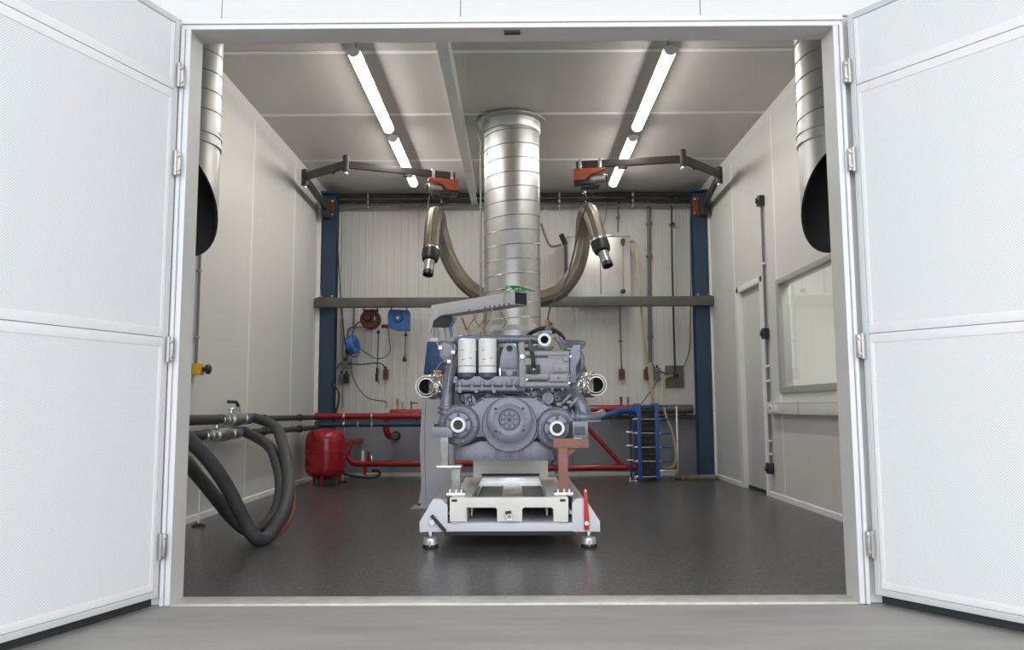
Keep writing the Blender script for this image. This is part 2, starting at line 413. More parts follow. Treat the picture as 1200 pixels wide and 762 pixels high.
# ------------------------------------------------------------------ big door leaves
def leaf(name, hx, ang, s, W=1.62):
    # local x runs along the leaf from the hinge, local -y is the perforated inner face for s>0
    r = sroot(name, (hx, YF-.035, 0), ang)
    Z0, Z1 = .045, 2.815
    fy = -.0
    T = .075
    # face sits at y = 0 (towards the room), body behind it
    sg = s
    def yb(a, b): return (min(sg*a, sg*b), max(sg*a, sg*b))
    def box(mb, x0, x1, ya, ybb, z0, z1, bev=0):
        q = yb(ya, ybb); return mb.box(x0, x1, q[0], q[1], z0, z1, bev)
    obj('leaf_core', box(MB(), .004, W, .008, T, Z0, Z1), 'leaf_edge', r, local=True)
    e = MB(); box(e, 0, .028, -.004, .012, Z0, Z1, .002); box(e, .028, W, -.004, .012, Z1-.03, Z1, .002); box(e, .028, W, -.004, .012, Z0, Z0+.028, .002)
    obj('edge_trim', e, 'leaf_edge', r, local=True)
    g = LEAFZ
    zs = [(Z0+.03, g[0]-.002), (g[0]+.002, g[1]-.002), (g[1]+.002, Z1-.032)]
    for i, (a, b) in enumerate(zs):
        obj('perforated_panel', box(MB(), .03, W, .001, .009, a, b), 'perf', r, local=True)
        bd = MB(); bw = .042
        if i > 0: box(bd, .03, W, -.002, .004, a, a+bw, .001)
        else: box(bd, .03, W, -.002, .004, a, a+.03, .001)
        if i < 2: box(bd, .03, W, -.002, .004, b-bw, b, .001)
        box(bd, .03, .05, -.0015, .004, a, b, .001)
        obj('plain_border', bd, 'leaf_smooth', r, local=True)
    obj('sweep', box(MB(), .02, W, .015, .045, .006, Z0), 'rubber', r, local=True)
    inv = (Matrix.Translation(r.location) @ Matrix.Rotation(ang, 4, 'Z')).inverted()
    cx = hx-s*.020; cy = YF-.045
    for z in HINGZ:
        h = MB().box(cx-.017, cx+.017, cy-.012, cy+.012, z-.055, z+.055, .004).cyl((cx+s*.006, cy-.012, z-.06), (cx+s*.006, cy-.012, z+.06), .010, seg=10)
        bmesh.ops.transform(h.bm, matrix=inv, verts=h.bm.verts)
        hg = obj('hinge', h, 'steel', r, local=True)
        for dz in (-.035, .035):
            k = MB().cyl((cx-s*.009, cy-.011, z+dz), (cx-s*.009, cy-.019, z+dz), .007, seg=8)
            bmesh.ops.transform(k.bm, matrix=inv, verts=k.bm.verts)
            obj('screw', k, 'steel', hg, local=True)
LEAFZ = [P(199, 395.8, 3.8).z, P(209.4, 107, 3.8).z]
HINGZ = [P(988, 85, 3.8).z, P(990, 188, 3.8).z, P(1000, 406, 3.8).z, P(1013, 637, 3.8).z]
aL = math.atan2(-math.cos(math.radians(19.4)), -math.sin(math.radians(19.4)))
aR = math.atan2(-math.cos(math.radians(35.2)), math.sin(math.radians(35.2)))
leaf('door_1', -1.650, aL, -1)
leaf('door_2', 1.640, aR, 1)

# ------------------------------------------------------------------ personnel door and window on the right wall
d3 = sroot('door_3', (WR, (DOOR[0]+DOOR[1])/2, 0))
f = MB()
f.box(WR-.02, WR+.10, DOOR[1]-.001, DOOR[1]+.075, 0, DOOR[3]+.06, .003).box(WR-.02, WR+.10, DOOR[0]-.012, DOOR[0]+.012, 0, DOOR[3]+.06, .003).box(WR-.02, WR+.10, DOOR[0]-.012, DOOR[1]+.075, DOOR[3]-.001, DOOR[3]+.06, .003)
obj('door_frame', f, 'strip', d3)
obj('door_panel', MB().box(WR+.035, WR+.08, DOOR[0]+.014, DOOR[1]-.004, .035, DOOR[3]-.004, .003), 'door', d3)
obj('door_sweep', MB().box(WR+.03, WR+.085, DOOR[0]+.014, DOOR[1]-.004, 0.004, .034), 'black', d3)
w1 = sroot('window_1', (WR, (WIN[0]+WIN[1])/2, WIN[2]))
f = MB(); fx0, fx1 = WR-.022, WR+.10
f.box(fx0, fx1, WIN[1]-.03, WIN[1]+.03, WIN[2]-.03, WIN[3]+.03, .003).box(fx0, fx1, WIN[0]-.03, WIN[0]+.03, WIN[2]-.03, WIN[3]+.03, .003)
f.box(fx0, fx1, WIN[0]+.03, WIN[1]-.03, WIN[3]-.02, WIN[3]+.03, .003).box(fx0, fx1, WIN[0]+.03, WIN[1]-.03, WIN[2]-.03, WIN[2]+.03, .003)
obj('window_frame', f, 'winframe', w1)
obj('pane', MB().box(WR+.02, WR+.028, WIN[0]+.028, WIN[1]-.028, WIN[2]+.028, WIN[3]-.018), 'glass', w1)
# room behind the glass
obj('room_lining', MB().box(WR+1.6, WR+1.7, 5.0, 9.5, .4, 3.2).box(WR+.125, WR+1.6, 9.4, 9.5, .4, 3.2).box(WR+.125, WR+1.6, 5.0, 5.1, .4, 3.2).box(WR+.125, WR+1.7, 5.0, 9.5, .3, .4).box(WR+.125, WR+1.7, 5.0, 9.5, 3.2, 3.3), 'office', w1)

# unseen area light added behind the glass to brighten the window
la = bpy.data.lights.new('window_fill_light', 'AREA'); la.energy = 60; la.size = .8; lo = bpy.data.objects.new('window_fill_light', la); COL.objects.link(lo)
lo.location = (WR+.9, 7.2, 3.1)

# ------------------------------------------------------------------ tube lights
def tube_light(x, y0, y1, z, label):
    t = thing('tube_light', label, 'lamp', (x, (y0+y1)/2, z), 'tube lights under the ceiling')
    def arc(r, a0, a1, n): return [(r*math.cos(a0+(a1-a0)*k/n), r*math.sin(a0+(a1-a0)*k/n)) for k in range(n+1)]
    house = [(x+p[0], z+.028+p[1]*.45) for p in arc(.056, 0, PI, 8)]
    obj('housing', MB().prism(house, y0+.01, y1-.01), 'white', t)
    dif = [(x+p[0], z+.027+p[1]*.9) for p in arc(.05, PI, 2*PI, 10)]
    obj('diffuser', MB().prism(dif, y0+.03, y1-.03), 'tube', t)
    for y in (y0, y1-.03):
        obj('end_cap', MB().prism([(x+p[0], z+.027+p[1]*.9) for p in arc(.054, PI, 2*PI, 8)], y, y+.03), 'white', t)
    for y in (y0+.12, y1-.12):
        obj('hanger', MB().cyl((x, y, z+.05), (x, y, ZC+.003), .004, seg=6), 'darksteel', t)
ZL = 3.69
def tl(px0, py0, px1, py1): a = G(px0, py0, ZL); b = G(px1, py1, ZL); return (a.x+b.x)/2, a.y, b.y
for (q0, q1, lab) in (((410.5, 62), (458, 155), 'long white tube light nearest the opening on the left'), ((457.5, 163.5), (487, 218), 'white tube light crossed by the left crane arm'),
                      ((789, 60), (744.5, 153), 'long white tube light nearest the opening on the right'), ((743, 163), (718, 218), 'white tube light crossed by the right crane arm')):
    x, ya, yb = tl(*q0, *q1); tube_light(x, ya, yb, ZL, lab)

# ------------------------------------------------------------------ big centre duct
DX, DY, DR = -.032, 8.02, .283
dt = thing('spiral_duct', 'tall galvanised spiral duct standing behind the engine in the room centre', 'duct', (DX, DY, 1.6))
zb = 1.60
obj('pipe', MB().lathe([(DR, zb), (DR, ZC-.14), (DR-.004, ZC-.14), (DR-.004, zb), (DR, zb)], (DX, DY, 0), seg=48), 'galv', dt)
z = zb+.06; k = 0
while z < ZC-.2:                                     # lock seams: a shallow helix, one turn each
    pts = [(DX+(DR+.001)*math.cos(a), DY+(DR+.001)*math.sin(a), z+.145*i/32) for i, a in enumerate([2*PI*i/32 for i in range(33)])]
    obj('seam', MB().tube(pts, .0042, 5, 1), 'galv_seam', dt)
    z += .145
obj('ceiling_collar', MB().lathe([(DR+.006, ZC-.15), (DR+.012, ZC-.14), (DR+.012, ZC-.05), (DR+.065, ZC-.04), (DR+.065, ZC-.02), (DR+.004, ZC-.004), (DR+.002, ZC-.15), (DR+.006, ZC-.15)], (DX, DY, 0), seg=40), 'galv', dt)
obj('bottom_flange', MB().lathe([(DR+.002, zb+.02), (DR+.045, zb+.02), (DR+.045, zb+.045), (DR+.015, zb+.05), (DR+.006, zb+.10), (DR+.002, zb+.10), (DR+.002, zb+.02)], (DX, DY, 0), seg=40), 'galv', dt)
for i in range(16):
    a = 2*PI*i/16+.2
    obj('bolt', MB().cyl((DX+(DR+.03)*math.cos(a), DY+(DR+.03)*math.sin(a), zb+.005), (DX+(DR+.03)*math.cos(a), DY+(DR+.03)*math.sin(a), zb+.06), .007, seg=6), 'steel', dt)
obj('skirt_ring', MB().lathe([(DR+.03, zb-.12), (DR+.05, zb-.12), (DR+.05, zb+.018), (DR+.002, zb+.018), (DR+.002, zb-.02), (DR+.03, zb-.03), (DR+.03, zb-.12)], (DX, DY, 0), seg=40), 'galv', dt)
b = MB()
b.tube([(DX-DR-.06, DY-.1, ZC-.18), (DX-DR-.035, DY-.1, ZC-.25), (DX-DR-.028, DY-.1, ZC-.3)], .007, 6)
b.tube([(DX-DR-.028, DY-.1, ZC-.3), (DX-DR-.028, DY-.1, zb+.3)], .010, 8, 1)
obj('side_conduit', b, 'conduit_light', dt)
for z in (ZC-.4, ZC-.95, ZC-1.5, zb+.35):
    obj('clip', MB().box(DX-DR-.045, DX-DR-.008, DY-.115, DY-.085, z, z+.025, .003), 'steel', dt)

# side ducts with mitred mouths
def side_duct(x, y, r, ztip, label, side):
    t = thing('mitred_duct', label, 'duct', (x, y, ztip))
    N = 40; slope = 1.28
    bm = MB()
    zc = ztip+slope*r
    def zr(a): return zc-slope*r*math.sin(a)         # cut high at the front (towards the opening), low at the back
    o = [[], []]; inn = [[], []]
    for i in range(N):
        a = 2*PI*i/N
        o[0].append(bm.bm.verts.new((x+r*math.cos(a), y+r*math.sin(a), zr(a)))); o[1].append(bm.bm.verts.new((x+r*math.cos(a), y+r*math.sin(a), ZC-.002)))
    for i in range(N):
        j = (i+1) % N; bm.bm.faces.new((o[0][i], o[0][j], o[1][j], o[1][i]))
    obj('pipe', bm, 'galv', t)
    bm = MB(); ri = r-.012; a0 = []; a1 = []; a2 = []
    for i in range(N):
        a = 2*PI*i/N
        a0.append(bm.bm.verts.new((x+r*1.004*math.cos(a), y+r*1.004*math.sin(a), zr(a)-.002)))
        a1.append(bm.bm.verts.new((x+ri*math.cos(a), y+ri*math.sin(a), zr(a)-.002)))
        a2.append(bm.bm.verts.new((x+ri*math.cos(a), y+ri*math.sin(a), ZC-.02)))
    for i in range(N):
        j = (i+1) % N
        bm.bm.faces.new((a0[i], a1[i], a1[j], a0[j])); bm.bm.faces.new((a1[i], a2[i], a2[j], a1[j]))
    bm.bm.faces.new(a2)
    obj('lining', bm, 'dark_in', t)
    z = zc+slope*r+.15
    while z < ZC-.05:
        pts = [(x+(r+.001)*math.cos(2*PI*i/32), y+(r+.001)*math.sin(2*PI*i/32), min(ZC-.01, z+.13*i/32)) for i in range(33)]
        obj('seam', MB().tube(pts, .004, 5, 1), 'galv_seam', t); z += .13
    zz = zc+slope*r+.06
    obj('collar', MB().lathe([(r, zz-.012), (r+.012, zz-.012), (r+.012, zz), (r+.005, zz+.004), (r+.005, zz+.05), (r+.012, zz+.054), (r+.012, zz+.066), (r, zz+.066)], (x, y, 0), seg=40), 'galv', t)
    return t
YD = 5.15; RD = .245
xr_ = P(941, 240, YD).x+RD; xl_ = P(253, 240, YD).x-RD
side_duct(xr_, YD, RD, P(975, 293, YD+RD*.6).z, 'galvanised duct with black angled mouth hanging at the right wall', 1)
side_duct(xl_, YD, RD, P(225, 297, YD+RD*.6).z, 'galvanised duct with black angled mouth hanging at the left wall', -1)

# ------------------------------------------------------------------ columns and beams of the frame
CF = 10.45
def column(xa, xb, label, shade):
    xm = (xa+xb)/2
    t = thing('steel_column', label, 'column', (xm, CF+.09, 0))
    b = MB().box(xa, xb, CF, CF+.014, .012, 3.72).box(xa, xb, CF+.17, CF+.184, .012, 3.72).box(xm-.005, xm+.005, CF+.014, CF+.17, .012, 3.72)
    obj('profile', b, 'colblue', t)
    obj('base_plate', MB().box(max(WL+.056, xa-.05), min(WR-.035, xb+.05), CF-.05, CF+.23, 0, .012), 'darksteel', t)
    obj('top_plate', MB().box(max(WL+.056, xa-.02), min(WR-.035, xb+.02), CF-.10, CF+.19, 3.72, 3.745), 'colblue', t)
    obj('bracket_plate', MB().box(xa-.005, xb-.02, CF-.016, CF-.001, 3.42, 3.66, .003), 'rustdark', t)
    for dx in (.02, xb-xa-.045):
        for z in (3.45, 3.63): obj('bolt', MB().cyl((xa+dx, CF-.002, z), (xa+dx, CF-.035, z), .014, seg=6), 'zinc', t)
    return t
XC1 = (P(377, 300, CF).x, P(393, 300, CF).x); XC2 = (P(813.5, 300, CF).x, min(WR-.04, P(830, 300, CF).x))
XC1 = (max(XC1[0], WL+.056), XC1[1])
column(*XC1, 'blue steel column by the left wall', 0)
column(*XC2, 'blue steel column by the right wall', 0)
zb0, zb1 = P(600, 359, 10.33).z, P(600, 348, 10.33).z
t = thing('cross_beam', 'dark grey box beam running across the back between the blue columns', 'beam', (0, 10.385, zb0))
obj('profile', MB().box(WL+.012, WR-.005, 10.33, 10.44, zb0, zb1, .008), 'beam', t)
for x in (sum(XC1)/2, sum(XC2)/2):
    obj('clamp_plate', MB().box(x-.11, x+.11 if x < 0 else x+.095, 10.34, 10.449, zb1+.001, zb1+.012), 'rustdark', t)
    for dx in (-.07, .07): obj('bolt', MB().cyl((x+dx, 10.37, zb1+.01), (x+dx, 10.37, zb1+.035), .014, seg=6), 'zinc', t)

# dark pipes along the top of the back wall
def clampset(t, xs, y, z, h=.06):
    for x in xs: obj('pipe_clamp', MB().box(x-.015, x+.015, y-.05, y+.05, z-h/2, z+h/2, .004), 'steel', t)
zt = [3.79, 3.715, 3.655]
for z, r, m, lab in ((3.785, .030, 'darksteel', 'thick dark pipe highest along the back wall under the ceiling'), (3.705, .026, 'darksteel', 'dark pipe second below the ceiling on the back wall'), (3.635, .020, 'conduit', 'thin grey pipe lowest of three below the back ceiling')):
    t = thing('wall_pipe', lab, 'pipe', (0, 10.75, z), 'three pipes high on the back wall')
    obj('pipe', MB().cyl((WL+.06, 10.75, z), (WR-.04, 10.75, z), r, seg=12), m, t)
    for x in (-2.0, -1.0, .6, 1.6): obj('pipe_clamp', MB().box(x-.012, x+.012, 10.75-r-.006, YB-.002, z-r-.006, z+r+.006, .003), 'steel', t)

# ------------------------------------------------------------------ swing arms, hoists, hoses
def swing_arm(s, A, J1, J2, H, label):
    t = thing('swing_arm', label, 'crane arm', A, 'swing arms on the blue columns')
    A, J1, J2, H = map(Vector, (A, J1, J2, H))
    obj('wall_bracket', MB().box(A.x-.05, A.x+.05, A.y-.06, CF-.018, A.z-.13, A.z+.10, .006), 'darksteel', t)
    def seg(nm, a, b, h): 
        d = (b-a).normalized(); obj(nm, MB().bar(a+d*.03, b-d*.03, .045, h, .004), 'darksteel', t)
    seg('inner_link', A, J1, .085); 
    obj('pivot', MB().cyl(J1-Vector((0, 0, .09)), J1+Vector((0, 0, .10)), .042, seg=14, ch=.004), 'darksteel', t)
    seg('middle_link', J1+Vector((0, 0, .02)), J2, .085)
    pv = obj('pivot', MB().cyl(J2-Vector((0, 0, .08)), J2+Vector((0, 0, .10)), .038, seg=14, ch=.004), 'darksteel', t)
    obj('pin', MB().cyl(J2-Vector((0, 0, .105)), J2-Vector((0, 0, .08)), .022, seg=10), 'zinc', pv)
    seg('outer_link', J2, H, .075)
    for k in (J1,): obj('pin', MB().cyl(k-Vector((0, 0, .11)), k-Vector((0, 0, .09)), .02, seg=10), 'zinc', t)
    # ribs of webbing under the middle link and a cable saddle
    m = (J1+J2)/2; obj('gusset', MB().bar(m*.55+J2*.45-Vector((0, 0, .05)), J1*.3+J2*.7-Vector((0, 0, .035)), .02, .04, .003), 'darksteel', t)
    q = J2*.45+H*.55; obj('cable_clip', MB().box(q.x-.05, q.x+.05, q.y-.02, q.y+.02, q.z-.07, q.z-.036, .008), 'black', t)
    return t
ZA = 3.50
Aa = Vector((sum(XC1)/2-.02, CF-.10, ZA+.02)); J1a = WX(357, 209, -2.50); J2a = G(405.5, 193, ZA+.03); Ha = G(536, 207, ZA)
Ab = Vector((sum(XC2)/2+.03, CF-.10, ZA+.02)); J1b = WX(842.5, 206, 2.46); J2b = G(800, 186.5, ZA+.03); Hb = G(672, 194, ZA)
J1a.z = J1b.z = ZA+.05
J1a = G(357.5, 209, ZA+.06); J1b = G(842.5, 206, ZA+.06)
J1a.x = max(J1a.x, WL+.07); J1b.x = min(J1b.x, WR-.07)
swing_arm(-1, Aa, J1a, J2a, Ha, 'dark jointed swing arm reaching from the left blue column')
swing_arm(1, Ab, J1b, J2b, Hb, 'dark jointed swing arm reaching from the right blue column')

def hoist(s, H, d, label):
    H = Vector(H); d = Vector(d).normalized(); side = d.cross(Vector((0, 0, 1))).normalized()
    c = H-d*.17-Vector((0, 0, .045))
    t = thing('electric_hoist', label, 'hoist', c-Vector((0, 0, .22)), 'hoists on the swing arms')
    m = Matrix((d, side, Vector((0, 0, 1)))).transposed().to_4x4(); m.translation = c
    def put(nm, b, mm): bmesh.ops.transform(b.bm, matrix=m, verts=b.bm.verts); return obj(nm, b, mm, t)
    put('housing', MB().prism([(.17, -.008), (-.16, -.008), (-.16, -.03), (-.02, -.075), (.05, -.135), (.17, -.135)], -.06, .06, bev=.008), 'orange')
    put('drive_cover', MB().box(-.06, .165, -.05, .05, -.185, -.137, .012), 'black')
    put('motor', MB().cyl((-.17, 0, -.115), (-.005, 0, -.125), .052, seg=18, ch=.01), 'steel')
    put('motor_cap', MB().cyl((-.19, 0, -.115), (-.17, 0, -.115), .045, seg=18, ch=.006), 'black')
    put('drum', MB().cyl((-.10, 0, -.195), (.09, 0, -.195), .034, seg=18, ch=.006).box(-.12, -.03, -.045, .045, -.20, -.165, .006), 'darksteel')
    put('type_plate', MB().box(.02, .14, -.064 if s < 0 else .0605, -.0605 if s < 0 else .064, -.085, -.035, .001), 'cream' if s < 0 else 'rustdark')
    for x in (-.11, .1):
        b = MB().box(x-.018, x+.018, -.03, .03, -.01, .10, .004); bmesh.ops.transform(b.bm, matrix=m, verts=b.bm.verts); obj('mounting_strap', b, 'zinc', t)
    return t, m
dA = (Ha-J2a); dB = (Hb-J2b)
hoist(-1, Ha, dA, 'orange brown electric hoist on the end of the left swing arm')
hoist(1, Hb, dB, 'orange electric hoist with steel motor on the end of the right swing arm')

def exhaust_hose(pts, tip, hook, top, label, hl, cable):
    p = [P(*q) for q in pts]
    t = thing('exhaust_hose', label, 'hose', p[0], 'exhaust hoses hung from the hoists')
    obj('hose', MB().tube(p, .086, 40, 10, flute=.0032), 'hosefab', t)
    # long creases of the fabric run with the hose: thin raised seams
    sm = MB()
    for off in (Vector((.06, -.063, 0)), Vector((-.06, -.063, .0)), Vector((0, -.088, 0))):
        sm.tube([q+off for q in p], .0035, 5, 8)
    obj('seam', sm, 'galv_seam', t)
    a = p[0]; e = P(*tip); d = (e-a).normalized()
    obj('rubber_cup', MB().lathe([(.088, -.03), (.098, -.02), (.098, .05), (.085, .10), (.06, .115), (0, .115)], a, d, 24), 'black', t)
    obj('clamp', MB().ring(a-d*.045, d, .096, .086, .02), 'zinc', t)
    obj('nozzle', MB().lathe([(.062, .10), (.058, .14), (.052, .20), (.056, .205), (.056, .235), (.05, .24), (.045, .24), (.045, .12)], a, d, 24), 'steel', t)
    obj('nozzle_mouth', MB().lathe([(.0555, .24), (.058, .245), (.058, .285), (.048, .285), (.046, .18), (0, .18)], a, d, 24), 'black', t)
    # lifting chain
    h = P(*hook); tp = P(*top)
    k = thing('lifting_hook', hl, 'hook', h, 'hooks under the hoists')
    obj('chain', MB().cyl(h+Vector((0, 0, .03)), P(*cable), .005, seg=6), 'zinc', k)
    obj('hook', MB().tube([h+Vector((0, 0, .04)), h+Vector((.02, 0, .01)), h+Vector((.012, 0, -.03)), h+Vector((-.02, 0, -.04)), h+Vector((-.028, 0, -.015))], .009, 7), 'darksteel', k)
    obj('swivel', MB().ball(h+Vector((0, 0, .045)), .02), 'zinc', k)
    obj('sling', MB().tube([h+Vector((-.01, 0, -.04)), (h+tp)/2+Vector((.01, 0, 0)), tp], .008, 6), 'black', k)
    return t
exhaust_hose([(505, 296, 8.70), (506, 278, 8.74), (507.5, 262, 8.80), (510, 251.5, 8.88), (513, 254, 9.02), (517, 275, 9.10), (526, 303, 9.10), (541, 328, 9.08), (560, 344, 9.05), (582, 351, 9.02), (604, 352, 9.0)],
             (501.5, 322, 8.60), (519, 236, 8.9), (513, 249, 8.9), 'silvery brown exhaust hose hanging in an arch left of the spiral duct', 'steel hook and sling holding the left exhaust hose', (520, 222, 8.9))
exhaust_hose([(703, 286, 8.55), (699, 270, 8.60), (694, 255, 8.66), (688.5, 247, 8.76), (684.5, 258, 8.90), (683, 278, 8.98), (680, 300, 9.0), (673, 320, 9.0), (660, 338, 9.0), (645, 347, 9.0), (622, 352, 9.0), (606, 352, 9.0)],
             (711, 308, 8.47), (684.5, 231, 8.72), (687, 245, 8.74), 'silvery brown exhaust hose hanging in an arch right of the spiral duct', 'steel hook and sling holding the right exhaust hose', (683.5, 216, 8.72))
a = P(605, 352, 9.0)
t = thing('hose_junction', 'steel branch pipe behind the spiral duct that joins both exhaust hoses', 'pipe', a)
obj('pipe', MB().cyl(a-Vector((.09, 0, 0)), a+Vector((.09, 0, 0)), .095, seg=18).cyl(a, (a.x, 10.32, a.z), .08, seg=18), 'galv', t)

def wire(name, label, cat, pts, r, m, group=None, smooth=6):
    return tag(obj(name, MB().tube(pts, r, 6, smooth), m), label, cat, group)
wire('hoist_cable', 'thin black cable hanging from the left hoist along the hose', 'cable', [P(505, 220, 8.86), P(502, 238, 8.72), P(499.5, 262, 8.62), P(497, 290, 8.58)], .006, 'black')
wire('hoist_cable', 'long black cable running from the right hoist down behind the hose to the engine', 'cable', [P(699, 217, 8.6), P(692, 232, 8.5), P(684, 250, 8.45), P(676, 280, 8.3), P(665, 325, 7.9), P(654, 345, 7.2), P(645, 360, 6.6), P(642, 374, 6.3)], .007, 'black')

# ------------------------------------------------------------------ stainless header tank on the back wall
YT = 10.50
p0 = P(666, 345, YT); p1 = P(738, 277.5, YT)
zb_ = zb1+.014
t = thing('header_tank', 'stainless sheet metal tank on the cross beam right of the spiral duct', 'tank', ((p0.x+p1.x)/2, YT+.2, zb_))
obj('body', MB().box(p0.x, p1.x, YT, YB-.012, zb_, p1.z, .008), 'tank_steel', t)
obj('lid', MB().box(p0.x-.012, p1.x+.012, YT-.014, YB-.012, p1.z+.001, p1.z+.022, .004), 'zinc', t)
sx_ = P(703.5, 300, YT).x
obj('sheet_joint', MB().box(sx_-.005, sx_+.005, YT-.004, YT-.0005, zb_+.03, p1.z-.02), 'darksteel', t)
for (x, y) in ((729.5, 283), (730, 342)):
    q = P(x, y, YT); q.z = max(q.z, zb_+.03)
    v = obj('valve', MB().cyl((q.x, YT-.001, q.z), (q.x, YT-.06, q.z), .03, seg=12, ch=.005), 'black', t)
    obj('lever', MB().box(q.x-.012, q.x+.012, YT-.075, YT-.06, q.z-.07 if y < 300 else q.z-.02, q.z+.02, .004), 'black', v)
q = P(729.5, 283, YT); q2 = P(730, 342, YT)
obj('sight_tube', MB().cyl((q.x, YT-.02, q.z-.03), (q.x, YT-.02, max(q2.z, zb_+.05)), .008, seg=8), 'galv_seam', t)
obj('outlet', MB().cyl((p1.x-.005, YT+.06, P(738, 282, YT).z), (p1.x+.06, YT+.06, P(738, 282, YT).z), .018, seg=10), 'steel', t)
# yellow hose from the tank down to the heat exchanger
o = P(742, 282, YT)
wire('yellow_hose', 'dull yellow hose hanging from the stainless tank outlet to the floor', 'hose', [Vector((p1.x+.055, YT+.06, o.z)), P(745, 286, YT+.05), P(746.5, 300, 10.47), P(750, 340, 10.475), P(754, 390, 10.50), P(760, 430, 10.6), P(765, 470, 10.6)], .017, 'yhose')
wire('yellow_hose', 'dull yellow hose looping down to the right of the plate heat exchanger', 'hose', [P(790, 440, 10.83), P(779, 443, 10.70), P(776, 455, 10.6), P(779, 482, 10.5), P(787, 505, 10.45), P(792, 530, 10.40), P(790, 545, 10.38), P(782, 549, 10.38), P(776, 547, 10.38)], .015, 'yhose')
# lamp post at the tank
t = thing('sensor_post', 'dark post with a small camera like head left of the stainless tank', 'sensor', P(663, 345, 10.40))
q = P(664, 345, 10.41); q.z = zb_; q1 = P(663, 288, 10.41)
obj('post', MB().box(q1.x-.02, q1.x+.02, 10.39, 10.43, zb_, q1.z, .004), 'darksteel', t)
c = P(660, 280, 10.40)
obj('head', MB().cyl(c+Vector((-.03, -.05, .05)), c+Vector((.03, .02, -.07)), .036, seg=14, ch=.006), 'darksteel', t)
wire('conduit', 'dark conduit bending from behind the spiral duct to the sensor post', 'conduit', [P(634, 262, 10.42), P(638, 274, 10.42), P(643, 286, 10.42), P(648, 289, 10.42), P(658, 287, 10.42)], .016, 'conduit', smooth=3)

# ------------------------------------------------------------------ conduits down the back wall
def conduit(label, pts, r, m, group='conduits on the back wall', clips=()):
    t = thing('conduit', label, 'conduit', pts[-1], group)
    obj('pipe', MB().tube(pts, r, 8, 3), m, t)
    for c in clips: obj('clip', MB().box(c.x-r-.012, c.x+r+.012, c.y-r-.004, YB-.006, c.z-.014, c.z+.014, .003), m, t)
    return t
yc = YB-.05
def cp(x, y, dy=0): return P(x, y, yc-dy)
conduit('thick grey conduit pair right of the stainless tank', [cp(822, 238), cp(790, 237.5), cp(772, 237), cp(764, 239), cp(760.5, 247), cp(760.5, 280), cp(761, 348), cp(762, 425)], .026, 'conduit', clips=[cp(760.5, 262), cp(761, 300), cp(762, 395)])
conduit('thin grey conduit running down to the top of the stainless tank', [cp(820, 233.5), cp(790, 234), cp(734, 234), cp(726, 236.5), cp(724.5, 243), cp(724.5, 272)], .012, 'conduit', clips=[cp(724.5, 255), cp(780, 234)])
conduit('topmost thin grey conduit with a drop wire right of the hoist', [cp(818, 230.5), cp(770, 230.5), cp(716, 231), cp(713, 234), cp(710, 252), cp(708, 262)], .009, 'conduit_light', clips=[cp(735, 230.5), cp(795, 230.5)])
conduit('dark straight conduit dropping to the brown board', [cp(787.5, 222, .09), cp(787, 240, .09), cp(787.5, 300, .09), cp(788.5, 345, .09), cp(790, 400, .05), cp(791, 436, .05)], .013, 'darksteel', clips=[cp(788, 262, .06)])
conduit('thin conduit dropping from the cross beam to the small red box', [P(726.5, 358, 10.83), P(727, 390, 10.83), P(728.5, 432, 10.83)], .010, 'conduit', clips=[P(727.5, 400, 10.83)])
wire('cable', 'thin brown cable running down beside the right blue column', 'cable', [P(809, 240, 10.6), P(809.5, 300, 10.7), P(809.5, 345, 10.7), P(809, 380, 10.75), P(808, 410, 10.8), P(801, 430, 10.83)], .008, 'conduit')
def small_box(name, px, py, wpx, hpx, Y, m, label, cat='box', d=.07):
    a = P(px-wpx/2, py+hpx/2, Y); b = P(px+wpx/2, py-hpx/2, Y)
    t = thing(name, label, cat, ((a.x+b.x)/2, Y, a.z))
    obj('housing', MB().box(a.x, b.x, Y, YB-.003, a.z, b.z, .008), m, t)
    obj('cover', MB().box(a.x+.008, b.x-.008, Y-.018, Y-.001, (a.z*.4+b.z*.6), b.z-.01, .006), m, t)
    obj('gland', MB().cyl(((a.x+b.x)/2, Y+.03, b.z-.003), ((a.x+b.x)/2, Y+.03, b.z+.035), .014, seg=8), 'black', t)
    return t
small_box('socket_box', 729, 438.5, 6.5, 12, 10.81, 'brownbox', 'small red brown socket box below a single conduit', 'socket')
small_box('socket_box', 758.5, 438.5, 6, 12, 10.81, 'brownbox', 'small brown socket box behind the yellow hose', 'socket')
small_box('socket_box', 770.5, 438, 6.5, 14, 10.81, 'conduit', 'grey socket pair between the yellow hose and the brown board', 'socket')
t = thing('mounting_board', 'square brown grey board with a small fitting on the back wall at the right', 'board', P(791, 454, 10.86))
a = P(780.5, 454, 10.86); b = P(801, 428.5, 10.86)
obj('board', MB().box(a.x, b.x, 10.865, YB-.006, a.z, b.z, .003), 'plate_brown', t)
q = P(790, 440, 10.86); obj('fitting', MB().box(q.x-.06, q.x+.05, 10.80, 10.864, q.z-.02, q.z+.02, .006).cyl((q.x, 10.83, q.z), (q.x, 10.83, q.z+.06), .014, seg=8), 'darksteel', t)
wire('cable', 'black cable crossing from the grey sockets to the brown board', 'cable', [P(765, 426, 10.84), P(768, 432, 10.81), P(775, 436, 10.79), P(785, 439, 10.79)], .008, 'black')
wire('cable', 'grey cable running from the grey sockets down to the heat exchanger', 'cable', [P(770, 447, 10.8), P(764, 457, 10.7), P(757, 466, 10.5), P(752, 473, 10.3)], .008, 'conduit')
